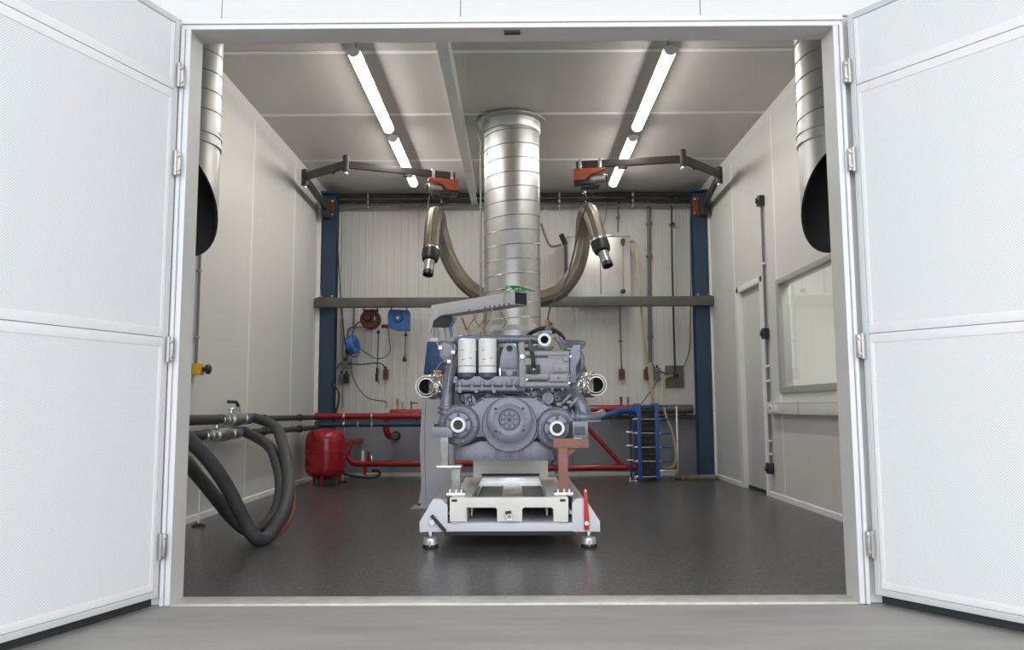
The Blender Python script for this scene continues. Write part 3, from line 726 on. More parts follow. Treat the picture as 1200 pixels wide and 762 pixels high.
# grey duct along the ledge at the right
a = P(770, 483, 10.70)
t = thing('wall_duct', 'grey round pipe along the ledge behind the heat exchanger', 'pipe', (1.9, 10.78, a.z))
obj('pipe', MB().cyl((1.25, 10.735, .872), (XC2[0]-.012, 10.735, .872), .062, seg=18), 'beam', t)
obj('bracket', MB().box(1.35, 1.39, 10.68, YB-.012, .801, .815).box(2.2, 2.24, 10.68, YB-.012, .801, .815), 'beam', t)

# ------------------------------------------------------------------ left bay: reels, boxes, cables
YR = 10.55
def reel(cx, cy, rpx, m, label, square, strap):
    c = P(cx, cy, YR); r = rpx*YR/FPX
    t = thing('cable_reel', label, 'reel', c-Vector((0, 0, r)))
    if square: obj('case', MB().prism([(c.x-r*.92, c.z-r*.7), (c.x-r*.2, c.z-r), (c.x+r, c.z-r), (c.x+r, c.z+r*.55), (c.x+r*.9, c.z+r*.88), (c.x-r*.85, c.z+r*.95), (c.x-r, c.z+r*.55)], YR-.06, YR+.10, bev=.02), m, t)
    else:
        obj('case', MB().cyl((c.x, YR-.05, c.z), (c.x, YR+.10, c.z), r, seg=28, ch=.018), m, t)
        obj('backplate', MB().box(c.x-r*.72, c.x+r*.72, YR-.02, YR+.08, c.z, c.z+r*1.02, .006), m, t)
    hb = obj('hub', MB().cyl((c.x-(0 if square else r*.2), YR-.062, c.z+r*.12), (c.x-(0 if square else r*.2), YR-.10, c.z+r*.12), r*.42, r*.36, seg=24, ch=.008), m if square else 'black', t)
    if square: obj('hub_cap', MB().cyl((c.x, YR-.10, c.z+r*.12), (c.x, YR-.11, c.z+r*.12), r*.12, seg=12), 'zinc', hb)
    else: obj('sticker', MB().box(c.x+r*.42, c.x+r*.55, YR-.056, YR-.051, c.z-r*.12, c.z+r*.25), 'ywire', t)
    for dx in (-.7, .7): obj('hanger', MB().box(c.x+dx*r-.008, c.x+dx*r+.008, YR+.0, YR+.012, c.z+r*.8, zb1-.02), 'darksteel', t)
    return t, c, r
reel(434, 374.5, 11.7, 'reelred', 'dark red round hose reel hanging below the cross beam', False, 0)
reel(467.5, 375, 12.8, 'blue2', 'blue square cased cable reel hanging below the cross beam', True, 0)
a = P(447.5, 382, YR); obj_ = tag(obj('reel_bar', MB().box(P(447, 380, YR).x, P(455, 380, YR).x, YR-.01, YR+.03, P(450, 384.5, YR).z, P(450, 380.5, YR).z, .004), 'black'), 'short black bar between the red reel and the blue reel', 'bar')
# plug leads hanging from the reels
t = thing('plug_lead', 'black lead with plug hanging from the blue cable reel', 'cable', P(474, 426, YR))
obj('lead', MB().tube([P(475.5, 388, YR), P(475, 400, YR), P(474.5, 418, YR)], .006, 6), 'black', t)
q = P(475.5, 392.5, YR); obj('stop_ball', MB().ball(q, .022), 'black', t)
q = P(474, 421, YR); obj('plug', MB().lathe([(.010, .05), (.016, .03), (.026, .0), (.026, -.035), (0, -.035)], q, (0, 0, 1), 10), 'black', t)
t = thing('air_lead', 'black lead with an air nozzle hanging from the dark red reel', 'hose', P(442, 447, YR))
obj('lead', MB().tube([P(443.5, 386, YR), P(443, 405, YR), P(442, 430, YR)], .007, 6), 'black', t)
obj('stop_ball', MB().ball(P(443.3, 389.5, YR), .024), 'black', t)
q = P(441.7, 436, YR); obj('nozzle', MB().cyl(q+Vector((0, 0, .06)), q-Vector((0, 0, .02)), .014, seg=8).cyl(q-Vector((0, 0, .02)), q-Vector((.005, 0, .13)), .022, .014, seg=8), 'black', t)
obj('trigger', MB().tube([q+Vector((.03, -.01, .06)), q+Vector((.015, -.01, -.06)), q+Vector((.03, -.01, -.16))], .007, 6), 'darksteel', t)
# small tilted blue reel
c = P(413.5, 403.5, YR)
t = thing('cable_reel', 'small blue reel turned edge on below the conduits', 'reel', c-Vector((0, 0, .14)))
d_ = Vector((.93, -.30, .22)).normalized()
obj('case', MB().cyl(c-d_*.045, c+d_*.045, .125, seg=24, ch=.014), 'blue2', t)
obj('hub', MB().cyl(c+d_*.045, c+d_*.065, .055, seg=18, ch=.006), 'blue', t)
obj('bracket', MB().bar(c-d_*.045, (c.x-.10, YR+.15, c.z-.06), .04, .02).box(c.x-.12, c.x-.08, YR+.13, YB-.004, c.z-.12, c.z+.02, .004), 'black', t)
ycb = YB-.03
conduit('pair of grey conduits left of the dark red reel', [P(415, 352, ycb), P(415, 370, ycb), P(414, 385, ycb)], .012, 'conduit', 'conduits in the left bay')
conduit('grey conduit bending to the left below the dark red reel', [P(436, 383.5, ycb), P(415, 383.5, ycb), P(409.5, 385.5, ycb), P(407.5, 391, ycb), P(407, 420, ycb), P(406.5, 426, ycb)], .012, 'conduit', 'conduits in the left bay', clips=[P(407, 412, ycb)])
conduit('perforated grey mounting rail down the left bay', [P(401.5, 352, ycb), P(402, 400, ycb), P(402, 478, ycb)], .012, 'conduit_light', 'conduits in the left bay')
small_box('junction_box', 404, 427.5, 9, 9, 10.82, 'conduit_light', 'pale grey junction box above two sockets in the left bay', 'box')
small_box('socket_box', 399.5, 443.5, 5.5, 11, 10.81, 'conduit', 'grey green socket at the left of the pair in the left bay', 'socket')
small_box('socket_box', 405.5, 443.5, 5.5, 11, 10.81, 'darksteel', 'dark socket at the right of the pair in the left bay', 'socket')
small_box('socket_box', 451.5, 438.5, 5.5, 12, 10.80, 'brownbox', 'red brown socket box on a cable below the dark red reel', 'socket')
CG = 'loose cables in the left bay'
Yc = 10.78
wire('cable', 'black cable sagging from the blue reel across to the small blue reel', 'cable', [P(454.5, 384, Yc-.2), P(456.5, 400, Yc-.2), P(457, 412, Yc-.2), P(450, 419, Yc-.2), P(440, 420, Yc-.2), P(431, 415, Yc-.2), P(419, 407, Yc-.2)], .006, 'black', CG)
wire('cable', 'black cable from the dark red reel down behind the small blue reel', 'cable', [P(424, 376, Yc-.15), P(418, 380, Yc-.1), P(413, 391, Yc-.1), P(410, 400, Yc-.1)], .008, 'black', CG)
wire('cable', 'black loop below the small blue reel', 'cable', [P(419, 406, Yc-.2), P(421, 413, Yc-.2), P(418, 418, Yc-.2), P(412, 417.5, Yc-.2), P(408, 413, Yc-.15)], .006, 'black', CG)
wire('cable', 'black cable from the junction box to the red brown socket', 'cable', [P(408, 426.5, Yc), P(425, 427, Yc), P(440, 425.5, Yc), P(448, 427, Yc), P(451.5, 433, Yc)], .008, 'black', CG)
wire('cable', 'black cable from the left blue column to the junction box', 'cable', [P(389, 433, Yc), P(394, 432, Yc), P(397, 427.5, Yc), P(400, 426, Yc)], .008, 'black', CG)
wire('cable', 'thin dark cable hanging beside the left column from the swing arm', 'cable', [P(394, 236, 10.40), P(394.5, 260, 10.43), P(397, 310, 10.46), P(399, 345, 10.47), P(401, 370, 10.5), P(404, 400, 10.6), P(408, 414, 10.6)], .008, 'darksteel', CG)
wire('cable', 'thin dark cable curving from the junction box down to the red valves', 'cable', [P(411, 420, Yc), P(413, 440, Yc), P(420, 455, Yc), P(430, 466, Yc), P(440, 469, Yc), P(452, 471, Yc), P(453, 478, Yc)], .006, 'darksteel', CG)
wire('cable', 'thick dark cable bowing out beside the left blue column', 'cable', [P(387, 449, 10.42), P(393, 453, 10.38), P(397, 462, 10.36), P(396, 475, 10.36), P(391, 490, 10.36)], .014, 'darksteel', CG)

# ------------------------------------------------------------------ water pipes along the back (red / blue)
YP = 10.02
zr_, zbl = P(430, 488, YP).z, P(430, 497.5, YP).z
Rr = 3.6*YP/FPX; Rb = 3.0*YP/FPX
t = thing('water_pipe', 'upper red water pipe running along the back from the left corner', 'pipe', (-1.8, YP, zr_))
xe = P(492, 488, YP).x+.5
obj('pipe', MB().cyl((-2.46, YP, zr_), (xe, YP, zr_), Rr, seg=16), 'pipe_red', t)
for px in (371, 489): q = P(px, 488, YP); obj('coupling', MB().cyl((q.x-.02, YP, zr_), (q.x+.02, YP, zr_), Rr+.012, seg=16, ch=.003), 'pipe_red', t)
t = thing('water_pipe', 'lower blue water pipe running along the back from the left corner', 'pipe', (-1.8, YP, zbl))
obj('pipe', MB().cyl((-2.46, YP, zbl), (xe, YP, zbl), Rb, seg=16), 'colblue', t)
for px in (371,): q = P(px, 498, YP); obj('coupling', MB().cyl((q.x-.02, YP, zbl), (q.x+.02, YP, zbl), Rb+.01, seg=16, ch=.003), 'beam', t)
t = thing('water_pipe', 'short thick red pipe with a drop elbow behind the upper red pipe', 'pipe', P(470, 483, 10.2), )
q0 = P(457, 484.5, 10.2); q1 = P(500, 483.5, 10.2)
obj('pipe', MB().cyl(q0, (q1.x+.3, 10.2, q0.z), .05, seg=18, ch=.01), 'pipe_red', t)
e0 = P(453, 492, 10.22); e1 = P(452.5, 502, 10.22); e2 = P(455, 510, 10.25); e3 = P(459, 512, 10.45)
obj('elbow', MB().tube([Vector((e0.x, 10.21, q0.z)), e0, e1, e2, e3, Vector((e3.x, 10.83, e3.z))], .040, 14, 5), 'pipe_red', t)
obj('flange', MB().cyl((e3.x, 10.80, e3.z), (e3.x, 10.848, e3.z), .062, seg=18), 'darksteel', t)
for px, m, r in ((466, 'brass', .008), (471.5, 'steel', .008), (482, 'darksteel', .008)):
    a = P(px, 480, 10.2); b = P(px, 470, 10.2)
    v = obj('gauge_stem', MB().cyl((a.x, 10.2, q0.z+.04), (b.x, 10.2, b.z), r, seg=8), m, t)
    if px == 471.5: obj('gauge', MB().cyl((b.x, 10.225, b.z+.02), (b.x, 10.185, b.z+.02), .036, seg=16, ch=.004), 'gauge', v)
    if px == 482: obj('valve_handle', MB().box(b.x-.01, b.x+.08, 10.19, 10.21, b.z-.035, b.z-.02), m, v)
    if px == 466: obj('valve_handle', MB().box(b.x-.012, b.x+.012, 10.185, 10.215, b.z-.05, b.z+.03, .004), m, v)
# clamps on threaded rods that carry the two pipes
for px, lab in ((403.5, 'pair of pipe clamps on a threaded rod nearest the red vessel'), (420, 'small pipe clamp alone on the blue pipe'), (436, 'double pipe clamp tying the red and blue pipes together')):
    q = P(px, 492, YP)
    t = thing('pipe_clamp', lab, 'clamp', (q.x, YP, .0 if px < 410 else zbl-Rb))
    obj('clamp', MB().ring((q.x-.012, YP, zbl), (1, 0, 0), Rb+.010, Rb+.001, .024, 16), 'zinc', t)
    if px != 420: obj('clamp', MB().ring((q.x-.012, YP, zr_), (1, 0, 0), Rr+.010, Rr+.001, .024, 16), 'zinc', t)
    if px == 403.5:
        obj('rod', MB().cyl((q.x, YP, .012), (q.x, YP, zbl-Rb-.004), .007, seg=8), 'zinc', t); obj('foot', MB().lathe([(.05, 0), (.05, .008), (.02, .02), (0, .02)], (q.x, YP, 0), seg=16), 'rubber', t)
    else: obj('rod', MB().cyl((q.x, YP-Rb-.008, zbl-.05), (q.x, YP-Rb-.008, zr_ if px != 420 else zbl+.04), .007, seg=8), 'zinc', t)
# red return pipe on the floor
t = thing('water_pipe', 'low red pipe with an elbow rising beside the red vessel', 'pipe', (-1.5, YP+.15, .2))
Yl = 10.15; z0 = P(450, 543.5, Yl).z
e = [P(413.5, 518, Yl+.16), P(410, 521, Yl+.05), P(407.5, 527, Yl), P(408, 535, Yl), P(413, 541.5, Yl), Vector((P(422, 543.5, Yl).x, Yl, z0)), Vector((P(440, 543.5, Yl).x, Yl, z0)), Vector((P(495, 543.5, Yl).x, Yl, z0)), Vector((P(640, 545, Yl).x, Yl, z0))]
e.insert(0, Vector((e[0].x, 10.84, e[0].z)))
obj('pipe', MB().tube(e, .039, 16, 5), 'pipe_red', t)
for px in (428,):
    q = P(px, 540, Yl)
    v = obj('drain_tee', MB().cyl((q.x, Yl, z0), (q.x, Yl, z0-.13), .022, seg=12), 'pipe_red', t)
    obj('drain_cock', MB().cyl((q.x-.02, Yl, z0-.13), (q.x+.16, Yl, z0-.13), .013, seg=10), 'zinc', v)
    for dx, h, m in ((-.03, .13, 'cream'), (.04, .12, 'reelred'), (.075, .07, 'zinc')): obj('valve_lever', MB().box(q.x+dx-.014, q.x+dx+.014, Yl-.02, Yl+.02, z0+.03, z0+.03+h, .006), m, v)
wire('drain_hose', 'black hose looping on the floor from the low red pipe', 'hose', [P(436, 552, Yl), P(443, 552, Yl-.03), P(445, 556, 10.05), P(440, 559.5, 9.98), P(425, 559.5, 9.98), P(405, 556, 9.98), P(402, 553.5, 10.12)], .017, 'rubber')
# red vessel
c = G(381.5, 567.5); c = Vector((P(381.5, 540, 9.66).x, 9.66, 0)); rv = .237
zt_ = P(381, 502, 9.66).z; zb2 = P(381, 561, 9.66).z
t = thing('expansion_vessel', 'red round pressure vessel on short legs in the left corner', 'tank', c)
H = zt_-zb2
obj('shell', MB().lathe([(0, zb2), (rv*.55, zb2+.012), (rv*.85, zb2+.04), (rv*.97, zb2+.085), (rv, zb2+.13), (rv, zb2+H*.52), (rv+.006, zb2+H*.525), (rv+.006, zb2+H*.545), (rv, zb2+H*.55), (rv, zt_-.14), (rv*.96, zt_-.09), (rv*.84, zt_-.045), (rv*.5, zt_-.01), (0, zt_)], (c.x, c.y, 0), seg=40), 'red', t)
for a in (-PI/2, PI/6, 5*PI/6):
    x, y = c.x+rv*.75*math.cos(a), c.y+rv*.75*math.sin(a)
    obj('leg', MB().box(x-.014, x+.014, y-.008, y+.008, 0, zb2+.06, .002), 'red', t)

# right side: red pipes to the heat exchanger
YH = 10.15
t = thing('water_pipe', 'low red pipe with a slanting branch running to the heat exchanger', 'pipe', (1.1, YH, .2))
zl = P(710, 548, YH).z
obj('pipe', MB().cyl((P(640, 548, YH).x, YH, zl), (P(745, 548, YH).x, YH, zl), .039, seg=16), 'pipe_red', t)
obj('branch', MB().tube([P(680, 492, YH), P(692, 505, YH), P(715, 530, YH), P(728, 544, YH), P(736, 548.5, YH)], .028, 14, 4), 'pipe_red', t)
obj('flange', MB().cyl((P(741, 548, YH).x, YH, zl), (P(741, 548, YH).x+.025, YH, zl), .055, seg=18, ch=.004), 'pipe_red', t)
t = thing('water_pipe', 'bright blue pipe rising from the engine to the heat exchanger top', 'pipe', P(705, 489, 9.8))
e = [P(703, 489.5, 9.3), P(712, 487.5, 9.6), P(722, 483.5, 9.9), P(730, 482, 10.05), P(738, 482, 10.12), P(745.5, 482, 10.15)]
obj('pipe', MB().tube(e, .040, 14, 5), 'blue', t)
obj('flange', MB().cyl(e[-1]-Vector((.02, 0, 0)), e[-1]+Vector((.008, 0, 0)), .058, seg=18, ch=.003), 'blue', t)
t = thing('water_pipe', 'rusty red pipe on the ledge at the right behind the engine', 'pipe', P(710, 479, 10.6))
q0 = P(670, 480, 10.6); q1 = P(742, 480, 10.6)
obj('pipe', MB().cyl((-.35, 10.6, q0.z), (q1.x, 10.6, q0.z), .055, seg=16), 'pipe_red', t)
for px, m in ((728, 'rustdark'), (736, 'steel')):
    a = P(px, 476, 10.6); obj('stem', MB().cyl((a.x, 10.6, q0.z+.045), (a.x, 10.6, q0.z+.16), .012, .02, seg=10), m, t)
obj('support', MB().box(.9, .94, 10.58, 10.835, q0.z-.075, q0.z-.057), 'darksteel', t)

# plate heat exchanger
Yx = 10.02
t = thing('plate_heat_exchanger', 'blue framed plate heat exchanger with dark plates by the back wall', 'heat exchanger', (P(760, 562, Yx).x, Yx+.1, 0))
za = .02; zb3 = P(750, 473, Yx).z
fx = [(P(747.3, 520, Yx).x, P(752, 520, Yx).x), (P(768.3, 520, Yx).x, P(773, 520, Yx).x)]
for a, b in fx: obj('end_plate', MB().box(a, b, Yx, Yx+.34, za, zb3, .004), 'blue', t)
n = 26; xa, xb = fx[0][1]+.003, fx[1][0]-.003
xa = fx[0][1]; xb = fx[1][0]
for k in range(n):
    x = xa+(xb-xa)*(k+.5)/n
    obj('plate', MB().box(x-.0028, x+.0028, Yx+.03+.006*(k % 2), Yx+.32, za+.03, zb3-.05), 'gasket' if k % 2 else 'darksteel', t)
for k in range(11):
    z = za+.07+k*(zb3-za-.16)/10
    obj('gasket_rib', MB().box(xa+.012, (xa+xb)/2-.014, Yx+.015, Yx+.031, z-.012, z+.012, .003).box((xa+xb)/2+.014, xb-.012, Yx+.015, Yx+.031, z-.012, z+.012, .003), 'gasket', t)
for py in (491.5, 508, 524.5, 541, 559):
    z = P(757, py, Yx).z
    obj('tie_rod', MB().cyl((fx[0][0]-.06, Yx+.012, z), (fx[1][1]+.10, Yx+.012, z), .008, seg=8), 'zinc', t)
    obj('thread_sleeve', MB().cyl((fx[1][1]+.02, Yx+.012, z), (fx[1][1]+.14, Yx+.012, z), .011, seg=8), 'blue', t)
    obj('nut', MB().cyl((fx[0][0]-.025, Yx+.012, z), (fx[0][0]-.002, Yx+.012, z), .018, seg=6), 'zinc', t)
obj('carrying_bar', MB().box(fx[0][0]-.04, fx[1][1]+.12, Yx+.14, Yx+.18, zb3-.045, zb3-.02, .003), 'blue', t)
sx2 = P(795, 520, Yx+.1).x; yx = Yx+.16
obj('support_column', MB().box(sx2-.01, sx2+.01, yx-.01, yx+.01, .02, P(795, 476, yx).z, .002), 'zinc', t)
obj('guide_bar', MB().box(fx[1][1], sx2, yx-.009, yx+.009, .10, .125, .002), 'zinc', t)
obj('foot', MB().lathe([(.045, 0), (.045, .01), (.015, .03), (0, .03)], (sx2, yx, 0), seg=14), 'rubber', t)
for x in (fx[0][0]-.02, fx[0][0]-.09): obj('foot', MB().lathe([(.04, 0), (.04, .01), (.014, .025), (.014, .05), (0, .05)], (x, Yx+.08, 0), seg=14), 'zinc', t)
obj('connection_pipe', MB().cyl((fx[0][0]-.075, Yx+.08, .05), (fx[0][0]-.075, Yx+.08, zb3-.06), .012, seg=8), 'colblue', t)
for py in (507, 523, 540): z = P(740, py, Yx).z; obj('fitting', MB().cyl((fx[0][0]-.13, Yx+.08, z), (fx[0][0]-.05, Yx+.08, z), .016, seg=8), 'zinc', t)
# concrete plinth remains at the right column
t = tag(obj('floor_kerb', MB().box(P(797, 560, 10.2).x, WR-.05, 10.18, 10.39, 0, .055, .02), 'kerb'), 'low stained concrete kerb at the foot of the right blue column', 'kerb')

# ------------------------------------------------------------------ left wall: black pipes, valves, hoses, emergency stop
Xp = WL+.15
def wallpipe(py0, py1, r, label, ys, ye):
    za = WX(240, py0, Xp).z; zb_ = WX(365, py1, Xp).z
    t = thing('insulated_pipe', label, 'pipe', (Xp, 7, za), 'black pipes along the left wall')
    f = lambda y: Vector((Xp, y, za+(zb_-za)*(y-6.1)/3.8))
    obj('pipe', MB().cyl(f(4.6), f(ys), r*1.28, seg=14), 'insul', t)
    obj('pipe', MB().cyl(f(ye+.05), f(YP-.05), r*.92, seg=14), 'insul', t)
    for y in (7.9, 9.2): obj('pipe_sleeve', MB().cyl(f(y), f(y+.05), r+.008, seg=14), 'black', t)
    obj('elbow', MB().tube([f(YP-.06), f(YP-.01)+Vector((0, 0, 0)), Vector((Xp+.03, YP, f(YP).z))], r*.95, 12, 4), 'insul', t)
    for y in (5.6, 8.4, 9.6): obj('bracket', MB().box(WL+.002, Xp-r*.6, y-.012, y+.012, f(y).z-.012, f(y).z+.012), 'zinc', t)
    return f
fU = wallpipe(492, 489.5, .032, 'upper black insulated pipe along the left wall', 6.74, 7.50)
fL = wallpipe(510, 502, .032, 'lower black insulated pipe along the left wall', 6.38, 7.22)
def ball_valve(f, y, hl, label, s):
    c = f(y)
    t = thing('ball_valve', label, 'valve', c-Vector((0, 0, .07)), 'steel ball valves on the black pipes')
    k = hl/.30
    obj('body', MB().lathe([(.034, -.21*k), (.046, -.205*k), (.046, -.165*k), (.036, -.16*k), (.036, -.13*k), (.056, -.12*k), (.06, -.06*k), (.066, 0), (.06, .06*k), (.056, .10*k), (.04, .105*k), (.04, .13*k), (.052, .135*k), (.052, .20*k), (.036, .205*k)], c, (0, 1, 0), 18), 'steel', t)
    for d_, m_ in ((-.24*k, 'zinc'), (-.275*k, 'zinc'), (.225*k, 'blue' if s > 0 else 'zinc'), (.262*k, 'zinc')):
        obj('hose_clamp', MB().ring(c+Vector((0, d_-.012, 0)), (0, 1, 0), .052, .034, .024, 18), m_, t)
    obj('hose_tail', MB().cyl(c-Vector((0, .30*k, 0)), c-Vector((0, .20*k, 0)), .037, seg=14).cyl(c+Vector((0, .20*k, 0)), c+Vector((0, .30*k, 0)), .037, seg=14), 'zinc', t)
    if s > 0:
     obj('stem', MB().cyl(c+Vector((0, .05, s*.06)), c+Vector((0, .05, s*.115)), .018, seg=10), 'steel', t)
     obj('handle', MB().tube([c+Vector((0, .05, s*.11)), c+Vector((0, .0, s*.145)), c+Vector((0, -.06, s*.15)), c+Vector((0, -.20, s*.15))], .015, 8, 4), 'darksteel', t)
    obj('side_port', MB().cyl(c+Vector((.0, -.10*k, .0)), c+Vector((.0, -.10*k, .085)), .024, seg=10, ch=.004).cyl(c+Vector((0, -.10*k, .085)), c+Vector((0, -.10*k, .10)), .032, seg=8, ch=.004), 'zinc', t)
    return c
cU = ball_valve(fU, 7.12, .38, 'steel ball valve with dark lever on the upper black pipe', 1)
cL = ball_valve(fL, 6.80, .42, 'steel ball valve on the lower black pipe', -1)
def lay(pts): return [P(*q) if len(q) == 3 else Vector(q[:3]) for q in pts]
h1 = lay([(300, 490.5, 7.08), (310, 491, 7.04), (322, 500, 7.2), (331, 520, 6.75), (337, 550, 6.3), (338, 575, 5.95), (333, 597, 5.75), (324, 615, 5.60), (313, 630, 5.50), (303, 634, 5.42), (293, 623, 5.38), (283, 604, 5.34), (265, 569, 5.25), (245, 540, 5.15), (225, 519, 5.05), (207, 509, 4.98)])
h1[0] = cU+Vector((.0, .385, 0)); h1[1] = cU+Vector((.03, .46, .0))
for p in h1: p.z = max(p.z, .048)
h1 += [Vector((WL+.22, 4.9, .74)), Vector((WL+.15, 4.75, .72))]
t = tag(obj('rubber_hose', MB().tube(h1, .046, 14, 8), 'hose_rub'), 'thick black rubber hose looping from the upper valve to the floor', 'hose', 'thick hoses by the left wall')
h2 = lay([(290, 508, 6.7), (300, 510, 6.66), (314, 522, 6.9), (325, 545, 6.5), (329, 570, 6.1), (325, 595, 5.9), (314, 613, 5.75), (300, 622, 5.68), (287, 620, 5.63), (270, 605, 5.58), (250, 580, 5.48), (230, 556, 5.38), (212, 538, 5.3)])
h2[0] = cL+Vector((0, .425, 0)); h2[1] = cL+Vector((.03, .49, -.0))
for p in h2: p.z = max(p.z, .046)
h2 += [Vector((WL+.25, 5.22, .60)), Vector((WL+.15, 5.1, .62))]
t = tag(obj('rubber_hose', MB().tube(h2, .044, 14, 8), 'hose_rub'), 'thick black rubber hose looping from the lower valve to the floor', 'hose', 'thick hoses by the left wall')
h3 = lay([(339, 556, 6.45), (343.5, 580, 6.15), (343.5, 598, 5.98), (338, 612, 5.82), (328, 624, 5.66), (318, 634, 5.54), (309, 642, 5.44)])
for p in h3: p.z = max(p.z, .03)
tag(obj('rubber_hose', MB().tube(h3, .020, 10, 8), 'redhose'), 'thin red brown hose lying against the thick black loops on the floor', 'hose')
for px, y0, lab in ((331.5, 8.55, 'threaded steel rod stand under the black pipes near the red vessel'), (254, 6.35, 'threaded steel rod stand under the black pipes behind the hoses')):
    t = thing('pipe_stand', lab, 'stand', (Xp, y0, 0))
    obj('rod', MB().cyl((Xp, y0, .01), (Xp, y0, fL(y0).z-.045), .006, seg=8), 'zinc', t)
    obj('foot', MB().lathe([(.05, 0), (.05, .01), (.015, .025), (0, .025)], (Xp, y0, 0), seg=14), 'rubber', t)
    obj('clamp', MB().box(Xp-.012, Xp+.012, y0-.012, y0+.012, fL(y0).z-.055, fL(y0).z-.03), 'zinc', t)
# conduit and emergency stop
q = WX(231, 433, WL+.03)
t = thing('emergency_stop', 'yellow emergency stop box with a dark knob on the left wall', 'switch', (WL+.03, q.y, q.z-.04))
obj('box', MB().box(WL+.001, WL+.075, q.y-.04, q.y+.04, q.z-.045, q.z+.045, .006), 'yellow', t)
obj('knob', MB().lathe([(.018, 0), (.018, .02), (.038, .03), (.042, .05), (.03, .062), (0, .064)], (WL+.076, q.y, q.z), (1, 0, 0), 20), 'black', t)
t = thing('conduit', 'grey conduit dropping to the yellow emergency stop', 'conduit', (WL+.02, q.y, q.z))
obj('pipe', MB().cyl((WL+.02, q.y, q.z+.046), (WL+.02, q.y, ZC-.07), .012, seg=10), 'conduit', t)
for zz in (q.z+.25, q.z+.8, q.z+1.4, q.z+1.9): obj('clip', MB().box(WL+.001, WL+.036, q.y-.022, q.y+.022, zz, zz+.02, .003), 'conduit_light', t)

# ------------------------------------------------------------------ right wall: conduit, switches, trunking
yk = 8.18
t = thing('conduit', 'grey conduit running down the right wall through three switches', 'conduit', (WR-.02, yk, .3))
obj('pipe', MB().cyl((WR-.02, yk, .3), (WR-.02, yk, 3.02), .013, seg=10), 'conduit', t)
for zz in (.42, .55, 1.15, 1.30, 2.35): obj('clip', MB().box(WR-.038, WR-.005, yk-.026, yk+.026, zz, zz+.02, .003), 'strip', t)
for (px, py), lab in zip(((894, 233), (900, 390), (906.5, 550)), ('topmost black rotary switch on the right wall', 'black rotary switch at window height on the right wall', 'lowest black rotary switch on the right wall near the floor')):
    q = WX(px, py, WR-.03)
    t = thing('rotary_switch', lab, 'switch', (WR-.03, yk, q.z), 'black switches on the right wall')
    obj('housing', MB().box(WR-.062, WR-.001, yk-.05, yk+.05, q.z-.055, q.z+.055, .016), 'black', t)
    obj('knob', MB().cyl((WR-.063, yk, q.z), (WR-.082, yk, q.z), .030, .026, seg=18, ch=.004), 'black', t)
    obj('pointer', MB().box(WR-.088, WR-.0825, yk-.008, yk+.008, q.z-.02, q.z+.02, .002), 'zinc', t)
zt0, zt1 = .83, .945
t = thing('cable_trunking', 'white cable trunking along the right wall below the window', 'trunking', (WR-.03, 6.5, zt0))
obj('channel', MB().box(WR-.075, WR-.006, 4.6, yk-.10, zt0, zt1, .004), 'trunk', t)
obj('end_cap', MB().box(WR-.079, WR-.004, yk-.10, yk-.085, zt0-.003, zt1+.003, .003), 'trunk', t)
obj('cover_joint', MB().box(WR-.0775, WR-.0745, 7.17, 7.178, zt0, zt1), 'conduit_light', t)
obj('cover_groove', MB().box(WR-.0765, WR-.0745, 4.6, yk-.10, zt1-.014, zt1-.011), 'conduit_light', t)
sk = obj('socket', MB().box(WR-.083, WR-.075, 7.90, 7.99, zt0+.02, zt1-.02, .003), 'white', t)
obj('socket_hole', MB().cyl((WR-.0835, 7.945, (zt0+zt1)/2), (WR-.0825, 7.945, (zt0+zt1)/2), .018, seg=14), 'black', sk)
obj('socket', MB().box(WR-.083, WR-.075, 7.74, 7.84, zt0+.02, zt1-.02, .003), 'white', t)

# ------------------------------------------------------------------ docking frame (grey) under the pallet
YS = 5.30
def pl(pts, Y): return [(P(x, y, Y).x, P(x, y, Y).z) for x, y in pts]
dk = thing('docking_frame', 'pale grey docking frame with adjustable feet under the cream engine pallet', 'frame', (-.05, 6.1, 0))
zr0, zr1 = .128, .315
L = pl([(492.3, 623), (492, 611.5), (508, 584.3), (517, 584.5), (525, 591.5), (525, 622.5)], YS)
Rr_ = pl([(702.8, 622.5), (702.6, 610.5), (685.5, 584), (675.5, 583.7), (670, 589), (670, 622.5)], YS)
obj('side_plate', MB().prism(L, YS-.03, YS+.0, bev=.003), 'frame_grey', dk)
obj('side_plate', MB().prism(Rr_, YS-.03, YS+.0, bev=.003), 'frame_grey', dk)
xl0, xl1 = L[0][0], L[4][0]; xr0, xr1 = Rr_[4][0], Rr_[0][0]
zt = P(527, 612.5, YS).z; zbm = P(527, 622.5, YS).z
obj('front_channel', MB().box(xl1, xr0, YS-.03, YS+.05, zbm, zt, .004), 'frame_grey', dk)
obj('channel_underside', MB().box(xl1-.02, xr0+.02, YS+.0, YS+.09, zbm-.03, zbm-.001, .003), 'darksteel', dk)
zrail = P(680, 584, YS).z
YE = 6.95
obj('side_rail', MB().box(xl0+.095, xl1-.005, YS+.002, YE, zrail-.10, zrail-.002, .004), 'conduit_light', dk)
obj('side_rail', MB().box(xr0+.005, xr1-.095, YS+.002, YE, zrail-.10, zrail-.002, .004), 'conduit_light', dk)
obj('rear_channel', MB().box(xl0+.095, xr1-.095, YE-.06, YE, zbm, zrail-.11, .004), 'frame_grey', dk)
obj('side_skirt', MB().box(xl0+.10, xl0+.108, YS+.002, YE-.06, zbm, zrail-.105), 'frame_grey', dk)
obj('side_skirt', MB().box(xr1-.108, xr1-.10, YS+.002, YE-.06, zbm, zrail-.105), 'frame_grey', dk)
